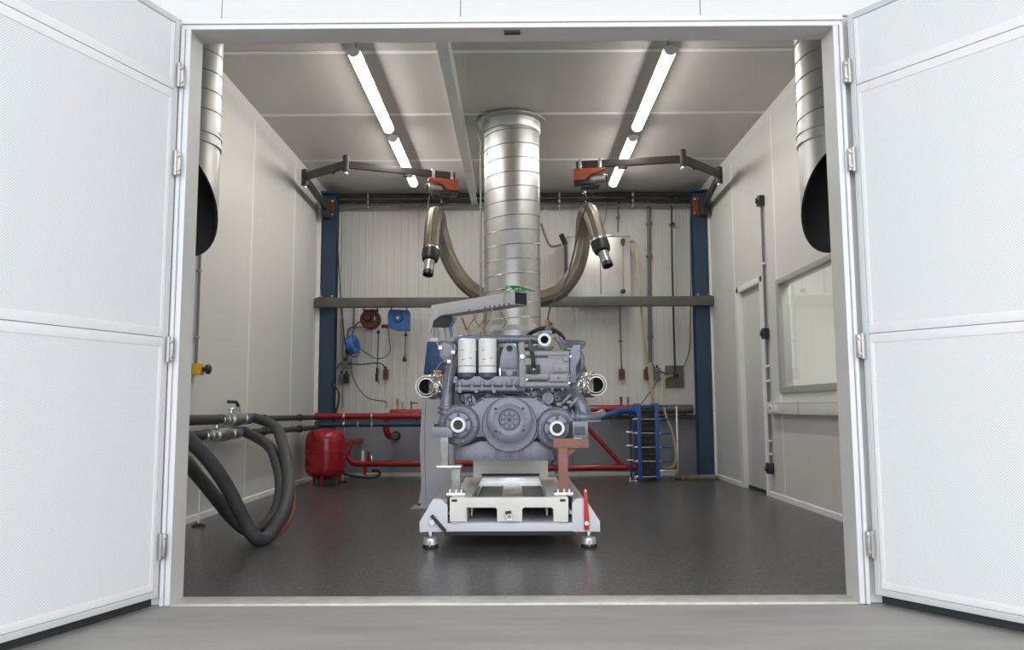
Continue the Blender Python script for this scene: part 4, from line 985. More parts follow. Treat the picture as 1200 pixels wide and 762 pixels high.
for fx_, y in ((P(504.5, 640, 5.36).x, 5.36), (P(690, 640, 5.36).x, 5.36), (P(504.5, 640, 5.36).x+.02, 6.85), (P(690, 640, 5.36).x-.02, 6.85)):
    ft = obj('levelling_foot', MB().lathe([(.047, .022), (.047, .058), (.041, .066), (.012, .067), (0, .067)], (fx_, y, 0), seg=22), 'alu', dk)
    obj('rubber_pad', MB().lathe([(0, 0), (.052, 0), (.054, .008), (.048, .022), (0, .022)], (fx_, y, 0), seg=22), 'rubber', ft)
    obj('spindle', MB().cyl((fx_, y, .07), (fx_, y, zbm+.01), .011, seg=10), 'zinc', ft)
    obj('spindle_nut', MB().cyl((fx_, y, zbm-.03), (fx_, y, zbm-.002), .02, seg=6), 'zinc', ft)
    if y < 6: obj('front_bolt', MB().cyl((fx_, y-.038, .035), (fx_, y-.052, .035), .010, seg=8).cyl((fx_, y-.046, 0.004), (fx_, y-.046, .05), .006, seg=6), 'steel', ft)
    obj('foot_bracket', MB().box(fx_-.05, fx_+.05, y-.055 if y > 6 else y-.057, y+.06, zbm-.001, zbm+.012), 'frame_grey', dk)
lv = pl([(684.2, 573), (687.8, 573), (690.2, 605), (690.6, 614), (689.8, 621.5), (684.6, 621.5), (684.2, 604)], YS-.045)
obj('locking_lever', MB().prism(lv, YS-.05, YS-.04, bev=.002), 'lever_red', dk)
q = P(687.6, 613.5, YS-.05); obj('lever_pivot', MB().cyl((q.x, YS-.03, q.z), (q.x, YS-.062, q.z), .014, seg=16, ch=.002), 'white', dk)
q = P(686, 575.5, YS-.05); obj('lever_pin', MB().cyl((q.x, YS-.04, q.z), (q.x, YS-.058, q.z), .006, seg=12), 'white', dk)
a = P(505.5, 604, YS-.045); b = P(522, 623, YS-.045)
obj('locking_lever', MB().bar(a, b, .012, .022, .003), 'darksteel', dk)
q = P(506.3, 612.5, YS-.035); obj('lever_pivot', MB().cyl((q.x, YS-.029, q.z), (q.x, YS-.05, q.z), .018, seg=18, ch=.002), 'white', dk)

# ------------------------------------------------------------------ cream pallet
pt = thing('engine_pallet', 'cream steel pallet with two fork pockets carrying the engine', 'pallet', (-.05, 6.0, .17))
Yp0 = YS-.045
out = [(527, 583.5), (666, 583.5), (666, 611.5), (648.5, 611.5), (648.5, 597), (646, 595), (614, 595), (612, 597), (612, 611.5), (582.5, 611.5), (582.5, 597), (580.5, 595), (548, 595), (546, 597), (546, 611.5), (527, 611.5)]
poly = pl(out, Yp0)
zd0 = zt+.001
poly = [(x, max(z, zd0)) for x, z in poly]
obj('front_plate', MB().prism(poly, Yp0, Yp0+.012, bev=.0015), 'cream', pt)
zdk = poly[0][1]; px0, px1 = poly[0][0], poly[1][0]
px0 = max(px0, xl1-.006); px1 = min(px1, xr0+.004)
obj('front_beam', MB().box(px0+.004, px1-.004, Yp0+.012, 5.31, zdk-.035, zdk, .003), 'cream', pt)
for s, xa_, xb_ in ((0, px0+.004, px0+.135), (1, px1-.135, px1-.004)):
    obj('deck_plate', MB().box(xa_, xb_, 5.311, 6.80, zdk-.03, zdk-.001, .002), 'cream', pt)
obj('rear_beam', MB().box(px0+.07, px1-.07, 6.80, 6.90, zd0, P(600, 538.5, 6.85).z, .004), 'cream', pt)
obj('beam_gap_shade', MB().box(px0+.14, px1-.14, 6.795, 6.801, zdk+.006, zdk+.028), 'darksteel', pt)  # dark strip in place of a gap, its shade put in as colour
for xa_ in (px0+.125, px1-.135): obj('inner_wall', MB().box(xa_, xa_+.01, 5.46, 6.80, zd0+.02, zdk-.031), 'cream', pt)
for xa_ in (P(548, 600, YS).x-.014, P(582.5, 600, YS).x+.003, P(612, 600, YS).x-.013, P(648.5, 600, YS).x+.004):
    obj('pocket_wall', MB().box(xa_, xa_+.010, Yp0+.012, 6.80, zd0+.006, zdk-.067), 'cream', pt)
# drip tray with two windows
tx0, tx1 = px0+.138, px1-.138; tz = zdk-.055; m_ = (tx0+tx1)/2
Yw = G(577, 570.5, tz).y; wl0 = G(565, 571, tz).x; wl1 = G(590, 571, tz).x; wr0 = G(612, 571, tz).x; wr1 = G(637, 571, tz).x
tb = MB().box(tx0, tx1, Yw, 6.795, tz, tz+.006).box(tx0, wl0, 5.312, Yw, tz, tz+.006).box(wr1, tx1, 5.312, Yw, tz, tz+.006).box(wl1, wr0, 5.312, Yw, tz, tz+.006)
tb.box(tx0, tx0+.008, 5.312, 6.795, tz, zdk-.004).box(tx1-.008, tx1, 5.312, 6.795, tz, zdk-.004).box(tx0, tx1, 6.787, 6.795, tz, zdk-.004)
obj('drip_tray', tb, 'zinc', pt)
obj('pocket_roof', MB().box(tx0-.12, tx1+.12, Yp0+.013, 6.79, zdk-.066, zdk-.061), 'winframe', pt)
obj('pocket_floor', MB().box(tx0-.12, tx1+.12, Yp0+.013, 6.79, zd0+.001, zd0+.005), 'tower', pt)
for x, y in ((532.5, 586.8), (659.5, 586.6)):
    q = P(x, y, Yp0); obj('slot', MB().box(q.x-.018, q.x+.018, Yp0-.002, Yp0+.001, q.z-.008, q.z+.008, .0008), 'darksteel', pt)
for x in (533, 660):
    q = P(x, 610.5, Yp0); obj('slot', MB().box(q.x-.022, q.x+.022, Yp0-.002, Yp0+.001, zd0+.001, zd0+.009, .0005), 'steel', pt)
q = P(597, 605, Yp0-.01)
cl = obj('latch', MB().ring((q.x, Yp0-.035, q.z), (0, 1, 0), .020, .010, .034, 14).box(q.x-.016, q.x+.016, Yp0-.03, Yp0, q.z-.035, q.z-.012, .003), 'zinc', pt)
obj('latch_grip', MB().bar(q+Vector((-.025, -.02, .022)), q+Vector((.012, -.02, .028)), .014, .02, .003), 'darksteel', cl)
# posts that carry the front of the engine
def base(cx, Y, w_):
    obj('post_base', MB().box(cx-w_, cx+w_, Y-.045, Y+.06, zdk, zdk+.022, .003), 'zinc', pt)
    for dx in (-.6, 0.05, .6): obj('bolt', MB().cyl((cx+dx*w_, Y-.03, zdk+.02), (cx+dx*w_, Y-.03, zdk+.045), .012, seg=6), 'zinc', pt)
Yq = 5.37
cxl = P(534.5, 570, Yq).x; cxr = P(660, 570, Yq).x
base(cxl, Yq, .062); base(cxr, Yq, .062)
zl = P(528, 547, Yq).z
obj('support_post', MB().box(cxl-.028, cxl+.028, Yq-.03, Yq+.04, zdk+.02, zl-.006, .002), 'post_grey', pt)
a = P(512.5, 547, Yq).x; b = P(541, 547, Yq).x
obj('support_plate', MB().box(a, b, Yq-.06, Yq+.09, zl-.006, zl+.010, .002), 'zinc', pt)
ca = P(516.5, 530, Yq+.03).x; cb = P(525.5, 530, Yq+.03).x; zm = P(520, 512.5, Yq+.05).z
obj('support_post', MB().box(ca, cb, Yq, Yq+.07, zl+.010, zm, .002).box(ca+.012, cb-.012, Yq-.004, Yq, zl+.03, zm-.02), 'post_grey', pt)
zt2 = P(672, 514, Yq).z; zt3 = P(672, 525, Yq).z
obj('support_post', MB().box(cxr-.031, cxr+.031, Yq-.03, Yq+.04, zdk+.02, zt3, .002), 'rust', pt)
obj('support_arm', MB().box(P(648, 520, Yq).x, P(689.5, 520, Yq).x, Yq-.03, Yq+.05, zt3, zt2, .002).prism([(cxr+.031, zt3), (cxr+.10, zt3), (cxr+.031, zt3-.06)], Yq, Yq+.012), 'rust', pt)

# ------------------------------------------------------------------ the engine
en = thing('diesel_engine', 'large grey blue V engine with two white filters on the cream pallet', 'engine', (-.05, 6.1, .5))
def EP(x, y, Y): return P(x, y, Y)
def slab(name, pts, Y0, Y1, m='engine', bev=.006, ref=None, parent=None):
    return obj(name, MB().prism(pl(pts, ref or Y0), Y0, Y1, bev=bev), m, parent or en)
YE0 = 5.50                                    # front plane of the gear housing
# block: V shaped section seen from the front, running back
slab('crankcase', [(532, 520), (524, 490), (530, 470), (555, 452), (648, 452), (672, 470), (676, 492), (664, 520)], 5.68, 6.72, 'engine_dk', .01)
slab('cylinder_bank', [(522, 480), (520, 445), (524, 418), (531, 406), (541, 402), (560, 455), (545, 478)], 5.78, 6.70, 'engine_dk', .012, 5.9)
slab('cylinder_bank', [(678, 482), (683, 446), (681, 420), (675, 412), (660, 410), (640, 455), (655, 478)], 5.78, 6.70, 'engine_dk', .012, 5.9)
slab('valley_cover', [(540, 455), (536, 408), (668, 408), (668, 455)], 5.98, 6.60, 'engine_dk', .012, 5.74)
# front gear housing
slab('gear_housing', [(528, 508), (530, 484), (540, 478), (552, 474), (563, 466), (572, 463.5), (622, 463.5), (632, 466), (643, 474), (655, 478), (668, 486), (670, 508), (655, 514), (630, 512), (618, 524), (597, 528), (577, 524), (566, 512), (545, 514)], YE0+.05, 5.70, 'engine', .01)
# raised rib along the top edge of the housing and bolts
rib = MB().tube([EP(x, y, YE0+.048) for x, y in ((540, 479.5), (553, 475), (563.5, 468), (573, 465.3), (621, 465.3), (631, 468), (643, 475.5), (656, 479.5))], .007, 8, 3)
obj('housing_rib', rib, 'engine_dk', en)
for x, y in ((541, 482), (549, 477.5), (557, 472.5), (566, 467.5), (628, 467.5), (636, 471.5), (645, 477.5), (653, 481), (573, 513.5), (622, 513.5), (566, 508), (629, 508)):
    q = EP(x, y, YE0+.05); obj('bolt', MB().cyl((q.x, YE0+.05, q.z), (q.x, YE0+.036, q.z), .009, seg=6), 'engine', en)
# lower apron behind the damper
c = EP(597, 496, YE0)
obj('apron', MB().lathe([(0, 0), (.182, 0), (.188, -.008), (.188, -.06), (0, -.06)], (c.x, YE0+.03, c.z-.01), (0, -1, 0), 48), 'engine', en)
# vibration damper
c = EP(597, 492, YE0-.03)
rd = 27.0*5.47/FPX
dm = obj('vibration_damper', MB().lathe([(.070, .012), (.073, .002), (rd*.66, 0), (rd*.67, .004), (rd*.93, .004), (rd, .012), (rd, .06), (rd*.94, .065), (rd*.94, .085), (0, .085), (0, .030), (.068, .030), (.070, .012)], (c.x, YE0-.045, c.z), (0, 1, 0), 56), 'engine', en)
for k in range(8):
    a = 2*PI*k/8+.39
    obj('hub_bolt', MB().cyl((c.x+.046*math.cos(a), YE0-.014, c.z+.046*math.sin(a)), (c.x+.046*math.cos(a), YE0-.042, c.z+.046*math.sin(a)), .0155, seg=14, ch=.003), 'engine', dm)
obj('hub_centre', MB().cyl((c.x, YE0-.014, c.z), (c.x, YE0-.032, c.z), .014, seg=14).cyl((c.x, YE0-.032, c.z), (c.x, YE0-.034, c.z), .006, seg=8), 'engine_dk', dm)
for k in range(4):
    a = PI/4+k*PI/2+(.12 if k % 2 else -.1)
    for rr, q_ in ((.118, .0095), (.104, .0045)):
        aa = a+(.0 if rr > .11 else .22)
        obj('threaded_hole', MB().cyl((c.x+rr*math.cos(aa), YE0-.0462, c.z+rr*math.sin(aa)), (c.x+rr*math.cos(aa), YE0-.043, c.z+rr*math.sin(aa)), q_, seg=12), 'black', dm)
# oil pan
slab('oil_pan', [(533.5, 540), (533, 529), (541, 523), (563, 517), (631, 517), (640, 520), (649, 525), (649.5, 539.5)], 5.62, 6.72, 'engine', .008)
for x in (580, 584, 598, 610, 614): obj('pan_rib', MB().box(P(x, 530, 5.6).x-.005, P(x, 530, 5.6).x+.005, 5.606, 5.622, P(x, 537, 5.61).z, P(x, 526, 5.61).z, .002), 'engine', en)
# water pumps left and right
def pump(px, py, s):
    c = EP(px, py, YE0)
    b = obj('water_pump', MB().lathe([(.0, -.012), (.045, -.012), (.050, -.004), (.062, 0), (.082, .002), (.090, .012), (.092, .03), (.105, .036), (.128, .045), (.134, .06), (.134, .13), (.12, .16), (0, .16)], (c.x, YE0-.02, c.z), (0, 1, 0), 40), 'engine', en)
    obj('pump_volute', MB().tube([(c.x+.10*math.cos(a)*1.06, YE0+.055, c.z+.10*math.sin(a)*1.06) for a in [2*PI*k/22 for k in range(23)]], .038, 12, 2), 'engine', b)
    for k in range(6):
        a = 2*PI*k/6+.5
        obj('pump_rib', MB().bar((c.x+.056*math.cos(a), YE0-.02, c.z+.056*math.sin(a)), (c.x+.086*math.cos(a), YE0-.02, c.z+.086*math.sin(a)), .012, .018, .002), 'engine_dk', b)
        aa = a+.3
        obj('bolt', MB().cyl((c.x+.114*math.cos(aa), YE0+.026, c.z+.114*math.sin(aa)), (c.x+.114*math.cos(aa), YE0+.004, c.z+.114*math.sin(aa)), .009, seg=6), 'engine', b)
    obj('outlet_flange', MB().ring((c.x, YE0-.048, c.z), (0, 1, 0), .050, .033, .03, 32), 'alu', b)
    obj('outlet_bore', MB().cyl((c.x, YE0-.012, c.z), (c.x, YE0-.034, c.z), .0335, seg=24), 'insul', b)
    return c
pumpL = pump(537.3, 498, -1); pumpR = pump(652.5, 502, 1)
# left coolant pipe sweeping up, with a clamp
pp = [EP(524, 500, 5.56), EP(522.5, 488, 5.56), EP(523, 472, 5.57), EP(525, 455, 5.60), EP(527.5, 440, 5.63), EP(532, 425, 5.68), EP(540, 411, 5.74), EP(552, 402, 5.80)]
cpipe = obj('coolant_pipe', MB().tube(pp, .040, 16, 6), 'engine', en)
for py in (478, 483.5):
    q = EP(522.8, py, 5.565); obj('pipe_collar', MB().cyl(q-Vector((0, 0, .011)), q+Vector((0, 0, .011)), .056, seg=20, ch=.004), 'engine', cpipe)
q = EP(533, 481, 5.56); obj('collar_lug', MB().box(q.x-.05, q.x+.025, 5.545, 5.58, q.z-.012, q.z+.012, .004), 'engine', cpipe)
# right coolant pipe (horizontal stub) and big elbow
a = EP(664, 489, 5.56); b = EP(690, 489, 5.58)
rp = obj('coolant_pipe', MB().tube([EP(650, 488, 5.55), a, EP(676, 489, 5.57), b, EP(700, 487.5, 5.62), EP(706, 484.5, 5.68)], lambda t: .040-.012*t, 14, 4), 'engine', en)
for px in (670.5, 676): q = EP(px, 489, 5.57); obj('pipe_collar', MB().cyl(q-Vector((.01, 0, 0)), q+Vector((.01, 0, 0)), .053, seg=20, ch=.004), 'engine', rp)
obj('support_strap', MB().bar(EP(672, 494.5, 5.56), EP(704, 493.5, 5.56), .03, .012, .003), 'engine', rp)
el = [EP(658, 463, 5.74), EP(669, 464, 5.68), EP(678, 470, 5.64), EP(683, 480, 5.62), EP(685, 492, 5.62)]
eb = obj('charge_elbow', MB().tube(el, .052, 18, 6), 'engine', en)
for k, (x, y) in enumerate(((667, 462.5), (676, 466), (683.5, 474))): 
    q = EP(x-1.5, y+3, 5.585); obj('elbow_rib', MB().bar(q+Vector((-.04, .01, -.045)), q+Vector((.02, .0, .02)), .012, .02, .003), 'engine', eb)
for x, y in ((655, 474), (662, 478), (667, 471.5)):  # pale blocks standing in for bright reflections on the engine
    q = EP(x, y, 5.60); obj('glint_block', MB().box(q.x-.018, q.x+.018, 5.59, 5.62, q.z-.012, q.z+.012, .006), 'conduit_light', en)
# middle castings between housing and filters
slab('front_casting', [(540, 474), (541, 458), (550, 452), (662, 452), (668, 462), (655, 476), (640, 470), (625, 463), (570, 463), (560, 468)], YE0+.145, 5.74, 'engine_dk', .008)
for x, y, r in ((551, 469, .035), (572, 465, .022), (625, 462, .024), (642, 467, .045), (557, 475, .03)):
    q = EP(x, y, YE0+.12); o = obj('cover_boss', MB().lathe([(0, -.02), (r*.4, -.02), (r*.45, -.012), (r*.9, -.012), (r, -.004), (r, .02), (0, .02)], (q.x, YE0+.115, q.z), (0, 1, 0), 20), 'engine', en)
    obj('boss_bolt', MB().cyl((q.x, YE0+.10, q.z), (q.x, YE0+.085, q.z), .010, seg=6), 'engine', o)
slab('bracket_arm', [(543, 461), (553, 460), (558, 470), (560, 477), (553, 478), (545, 468)], YE0+.09, YE0+.13, 'engine', .005)
for k, (x0_, y0_, x1_, y1_) in enumerate(((612, 459, 626, 464), (616, 466, 632, 457), (632, 457, 650, 459), (614, 459, 622, 455))):
    obj('casting_rib', MB().bar(EP(x0_, y0_, YE0+.10), EP(x1_, y1_, YE0+.10), .012, .016, .003), 'engine', en)
# silver marks of machined pads at the left
# oil filter console
rail = MB().cyl(EP(533.5, 455.8, YE0+.02), EP(616, 456.2, YE0+.02), .020, seg=16, ch=.004)
fr_ = obj('filter_console', rail, 'engine', en)
obj('console_body', MB().prism(pl([(533, 452), (533, 446), (541, 445), (541, 441), (610, 441), (613, 452)], YE0+.0), YE0+.005, YE0+.16, bev=.006), 'engine', fr_)
for x in (539, 553, 565, 577, 591, 602): 
    q = EP(x, 449, YE0); obj('console_boss', MB().cyl((q.x, YE0+.006, q.z), (q.x, YE0-.014, q.z), .015, seg=12, ch=.003).box(q.x-.008, q.x+.008, YE0-.004, YE0+.02, q.z-.05, q.z), 'engine', fr_)
for x in (539, 558, 579): 
    q = EP(x, 458.5, YE0); obj('rail_bolt', MB().cyl((q.x, YE0+.01, q.z), (q.x, YE0-.012, q.z), .014, seg=6), 'engine', fr_)
for x, y in ((533.5, 447), (534, 443.5), (601, 444), (604, 447)): 
    q = EP(x, y, YE0); obj('fitting', MB().cyl((q.x, YE0+.02, q.z), (q.x, YE0-.02, q.z), .013, seg=8), 'engine', fr_)
# two white oil filters
for px in (547.2, 571.3):
    c0 = EP(px, 444, YE0+.045); c1 = EP(px, 437, YE0+.045); c2 = EP(px, 397.5, YE0+.045); r = 10.6*5.54/FPX
    f = obj('oil_filter', MB().lathe([(r, c1.z), (r, c2.z-.02), (r*.96, c2.z-.006), (r*.85, c2.z), (r*.5, c2.z+.004), (0, c2.z+.004), (0, c1.z), (r, c1.z)], (c1.x, c1.y, 0), seg=32), 'white', en)
    obj('filter_base', MB().lathe([(0, c0.z-.02), (r*.5, c0.z-.02), (r*.75, c0.z-.005), (r*1.02, c0.z+.012), (r*1.02, c1.z-.001), (0, c1.z-.001)], (c1.x, c1.y, 0), seg=32), 'engine_dk', f)
    obj('filter_print', MB().lathe([(r+.0005, c1.z+.042), (r+.0012, c1.z+.043), (r+.0012, c1.z+.046), (r+.0005, c1.z+.047)], (c1.x, c1.y, 0), seg=32), 'conduit', f)
    for dz, a0 in ((.085, -1.9), (.095, -1.2), (.150, -2.0)):
        obj('filter_print', MB().box(c1.x+(r+.0008)*math.cos(a0)-.012, c1.x+(r+.0008)*math.cos(a0)+.012, c1.y+r*math.sin(a0)-.002, c1.y+r*math.sin(a0)+.006, c1.z+dz, c1.z+dz+.004), 'conduit', f)
# lifting eye
ey = [(585, 432), (586.5, 418), (590, 406.5), (593, 403.5), (597, 402.6), (601, 403.5), (604.5, 406.5), (608, 418), (609.5, 432)]
le = slab('lifting_eye', ey, YE0+.05, YE0+.085, 'engine', .004)
q = EP(597.2, 408.5, YE0+.05); obj('eye_hole', MB().cyl((q.x, YE0+.0495, q.z), (q.x, YE0+.052, q.z), .0215, seg=20), 'rubber', le)
obj('eye_rim', MB().ring((q.x, YE0+.044, q.z), (0, 1, 0), .031, .0215, .01, 20), 'engine', le)
slab('eye_foot', [(586, 432), (609, 432), (611, 443), (584, 443)], YE0+.06, YE0+.12, 'engine', .004)
q = EP(597, 437, YE0+.02); fb = obj('hex_plug', MB().cyl((q.x, YE0+.065, q.z), (q.x, YE0-.0, q.z), .026, seg=12, ch=.004), 'engine', en)
obj('plug_pipe', MB().cyl(EP(597, 440, YE0+.03), EP(597, 452, YE0+.03), .013, seg=10), 'engine', fb)
for px in (590, 604): obj('plug_pipe', MB().cyl(EP(px, 435, YE0+.05), EP(px, 447, YE0+.04), .008, seg=8), 'engine', fb)
q = EP(586, 436, YE0+.02); obj('silver_cap', MB().cyl(q-Vector((0, 0, .025)), q+Vector((0, 0, .025)), .010, seg=10), 'zinc', fb)
# top cross pipe with white flanged mouth
a = EP(548, 397.5, 5.68); b = EP(629, 398, 5.66)
tp = obj('cross_pipe', MB().tube([EP(530, 406, 5.74), EP(536, 400, 5.71), EP(546, 397.5, 5.69), EP(590, 397.6, 5.67), b, EP(638, 398.5, 5.66)], .030, 14, 4), 'engine', en)
q = EP(638, 398.3, YE0+.03); rf = 7.8*5.5/FPX
obj('outlet_neck', MB().cyl((q.x, 5.70, q.z), (q.x, YE0+.05, q.z), rf*.8, seg=20), 'engine', tp)
obj('outlet_flange', MB().ring((q.x, YE0+.02, q.z), (0, 1, 0), rf, rf*.60, .035, 32), 'white', tp)
obj('outlet_bore', MB().cyl((q.x, YE0+.05, q.z), (q.x, YE0+.028, q.z), rf*.60, seg=24), 'bore', tp)
for pts in ([(628, 405, 5.6), (632, 410, 5.6), (640, 411, 5.6), (648, 407, 5.62)], [(622, 402, 5.62), (626, 409, 5.61), (634, 411.5, 5.6)]):
    obj('hose_stub', MB().tube([EP(*p_) for p_ in pts], .011, 8, 5), 'engine', tp)
# control unit
YC_ = YE0-.02
cu = slab('control_unit', [(613.5, 453.5), (613.5, 411.5), (667, 411.5), (667, 453.5)], YC_, YC_+.09, 'ecu', .004)
def cub(name, x0, y0, x1, y1, d, m, bev=.003, parent=None):
    a = EP(x0, y1, YC_); b = EP(x1, y0, YC_)
    return obj(name, MB().box(a.x, b.x, YC_-d, YC_+.001, a.z, b.z, bev), m, parent or cu)
cub('cover_panel', 615.5, 412.5, 665, 416.8, .010, 'ecu')
cub('slot_dark', 616.5, 417.3, 642, 419.6, .003, 'black', .001); cub('slot_light', 642, 417.8, 659, 419.4, .004, 'conduit_light', .001)
cub('cover_panel', 616, 421, 664, 437.5, .006, 'ecu')
cub('relay_cover', 648, 426.5, 665.5, 437, .016, 'ecu', .004); cub('relay_face', 650, 429, 664, 436, .022, 'ecu', .002)
q = EP(656.5, 432.8, YC_-.022)
obj('relay_mark', MB().box(q.x-.007, q.x-.004, YC_-.0235, YC_-.0215, q.z-.006, q.z+.006).box(q.x+.003, q.x+.006, YC_-.0235, YC_-.0215, q.z-.006, q.z+.006).box(q.x-.006, q.x+.005, YC_-.0235, YC_-.0215, q.z-.007, q.z-.004), 'darksteel', cu)
cub('connector_cover', 644, 438.8, 665, 447.8, .024, 'ecu', .006)
q = EP(654.5, 443, YC_-.024); obj('cover_screw', MB().cyl((q.x, YC_-.026, q.z), (q.x, YC_-.02, q.z), .007, seg=10), 'black', cu)
cub('slot_dark', 617, 444.5, 642, 447.6, .003, 'black', .001)
cub('cover_panel', 616, 448.5, 666, 453, .008, 'ecu')
cub('cover_panel', 615.8, 438.5, 643, 443.8, .007, 'ecu')
pg = cub('plug_socket', 616.5, 427.5, 633, 438, .018, 'black', .004)
obj('plug_cable', MB().tube([EP(622.5, 399, 5.58), EP(621.5, 406, 5.53), EP(623.5, 414, 5.455), EP(625, 424, 5.44), EP(625.5, 431, 5.45)], .014, 10, 5), 'black', pg)
q = EP(625.3, 433, YC_-.03); obj('plug_body', MB().box(q.x-.026, q.x+.026, YC_-.045, YC_-.017, q.z-.028, q.z+.012, .006), 'black', pg)
obj('plug_screw', MB().cyl((q.x, YC_-.046, q.z+.0), (q.x, YC_-.05, q.z+.0), .004, seg=8), 'zinc', pg)
for x, y in ((617.5, 445), (668.5, 418), (667, 449)): q = EP(x, y, YC_); obj('unit_bolt', MB().cyl((q.x, YC_-.014, q.z), (q.x, YC_+.004, q.z), .007, seg=8), 'zinc', cu)
cub('hinge_block', 660, 418.5, 666, 424, .016, 'ecu', .003)
st = obj('support_strip', MB().box(EP(608.5, 430, YC_).x, EP(614.6, 430, YC_).x, YC_-.006, YC_+.04, EP(610, 453, YC_).z, EP(610, 401, YC_).z, .003), 'conduit_light', en)
q = EP(611.8, 418.3, YC_); obj('strip_bolt', MB().cyl((q.x, YC_-.03, q.z), (q.x, YC_+.0, q.z), .018, seg=12, ch=.003), 'zinc', st)
obj('lower_bar', MB().bar(EP(606, 454.5, YC_+.03), EP(672, 454.5, YC_+.03), .05, .014, .003), 'engine_dk', en)
for x in (623, 635, 647, 659): q = EP(x, 455.5, YC_); obj('bolt', MB().cyl((q.x, YC_+.02, q.z-.004), (q.x, YC_-.008, q.z-.004), .008, seg=8), 'engine', en)
sb = slab('side_bracket', [(668, 449), (668, 412), (672, 404), (680, 404), (680, 420), (675, 430), (675, 449)], YC_+.03, YC_+.08, 'engine', .004)
obj('side_hose', MB().tube([EP(676, 408, 5.6), EP(681, 418, 5.58), EP(682, 428, 5.58), EP(679, 438, 5.6), EP(674, 444, 5.6)], .020, 10, 5), 'engine', sb)
# injection lines at the upper right, bracket plates upper left
for k, dy in enumerate((0, 3.2, 6.2)):
    obj('injection_line', MB().tube([EP(662, 400+dy, 5.78), EP(672, 399.6+dy, 5.78), EP(682-k*1.5, 399.5+dy, 5.78), EP(685-k*1.8, 402+dy*.9, 5.78), EP(682.5-k*1.6, 406+dy*.8, 5.78), EP(677, 410.5+dy*.4, 5.78), EP(675, 415, 5.78)], .0085, 8, 5), 'engine', en)
for k in range(2):
    obj('injection_line', MB().tube([EP(650+k*6, 396, 5.66), EP(655+k*5, 402, 5.62), EP(658+k*4, 409, 5.60)], .010, 8, 4), 'engine', en)
slab('left_bracket', [(515.5, 418), (514.5, 404), (520, 401), (533, 403), (536, 408), (529, 421), (522, 426)], 5.66, 5.72, 'engine', .005)
for k in range(3):
    obj('injection_line', MB().tube([EP(514+k*3, 404+k*2, 5.7), EP(517+k*3, 401+k, 5.68), EP(524+k*3, 401+k, 5.66), EP(531, 404+k*2, 5.66)], .0075, 8, 5), 'engine', en)
for x, y, m in ((516, 408, 'zinc'), (531, 413.5, 'zinc'), (526, 424, 'zinc'), (530, 398.5, 'engine')):
    q = EP(x, y, 5.64); obj('clip', MB().box(q.x-.014, q.x+.014, 5.63, 5.66, q.z-.014, q.z+.014, .004), m, en)
obj('sensor_wire', MB().tube([EP(531, 414, 5.62), EP(524, 421, 5.6), EP(516, 426, 5.6), EP(511.5, 433, 5.62), EP(510, 440, 5.66)], .0045, 6, 5), 'silverw', en)
obj('sensor_wire', MB().tube([EP(530, 416, 5.6), EP(528.5, 430, 5.57), EP(526, 445, 5.55), EP(525, 460, 5.53)], .0035, 6, 5), 'silverw', en)
obj('sensor_wire', MB().tube([EP(512, 400, 5.75), EP(513, 404, 5.7), EP(516, 409, 5.66)], .006, 6, 5), 'silverw', en)
slab('left_casting', [(532, 478), (528, 460), (533, 440), (541, 440), (541, 460), (548, 474)], 5.62, 5.75, 'engine_dk', .006)
for x, y, r in ((619, 461, .012), (629, 460, .014), (637, 464, .010), (648, 462, .012), (645, 471, .009), (653, 467, .010), (616, 467.0, .006), (577, 461.5, .010), (584, 462, .010), (590, 461.5, .008), (545, 473, .010), (566, 459, .012)):
    q = EP(x, y, YE0+.14); obj('hole_dark_disc', MB().cyl((q.x, YE0+.143, q.z), (q.x, YE0+.135, q.z), r, seg=12), 'rubber', en)  # flat black discs: the shade inside the holes is painted
    obj('hole_rim', MB().ring((q.x, YE0+.128, q.z), (0, 1, 0), r+.006, r, .016, 14), 'engine', en)
for x0_, y0_, x1_, y1_ in ((613, 457, 622, 466), (622, 466, 634, 456.5), (634, 456.5, 645, 467), (645, 467, 656, 458), (616, 462, 632, 470)):
    obj('casting_rib', MB().bar(EP(x0_, y0_, YE0+.13), EP(x1_, y1_, YE0+.13), .010, .012, .003), 'engine', en)
# harness, small pipes and bolts in the recesses
obj('wiring_harness', MB().tube([EP(534, 440, 5.62), EP(541, 437, 5.6), EP(559, 436, 5.60), EP(583, 437, 5.62), EP(590, 430, 5.64)], .010, 8, 4), 'black', en)
obj('wiring_harness', MB().tube([EP(536, 461, 5.60), EP(560, 460, 5.58), EP(585, 459.5, 5.57), EP(606, 459, 5.58), EP(618, 457.5, 5.58)], .007, 8, 4), 'black', en)
for k, (p0, p1) in enumerate((((559, 400), (559, 440)), ((583, 402), (583, 440)), ((536, 412), (536, 445)), ((670, 452), (660, 476)), ((606, 402), (606, 440)))):
    obj('fuel_pipe', MB().tube([EP(*p0, 5.72), EP((p0[0]+p1[0])/2+1.5, (p0[1]+p1[1])/2, 5.70), EP(*p1, 5.70)], .008, 8, 4), 'engine', en)
for x0_, x1_, y_ in ((541, 560, 477), (628, 642, 458), (560, 612, 461.5)):
    obj('fuel_pipe', MB().tube([EP(x0_, y_, 5.58), EP((x0_+x1_)/2, y_-1.2, 5.57), EP(x1_, y_, 5.58)], .007, 8, 4), 'engine', en)
for x, y, Y in ((523, 430, 5.77), (526, 418, 5.77), (524, 446, 5.77), (678, 424, 5.77), (680, 436, 5.77), (679, 448, 5.77), (590, 470, 5.54), (604, 470, 5.54), (551, 500, 5.54), (640, 505, 5.54), (562, 487, 5.54), (632, 487, 5.54), (559, 496, 5.54), (635, 497, 5.54)):
    q = EP(x, y, Y); obj('bolt', MB().cyl((q.x, Y+.02, q.z), (q.x, Y-.004, q.z), .010, seg=6), 'engine', en)
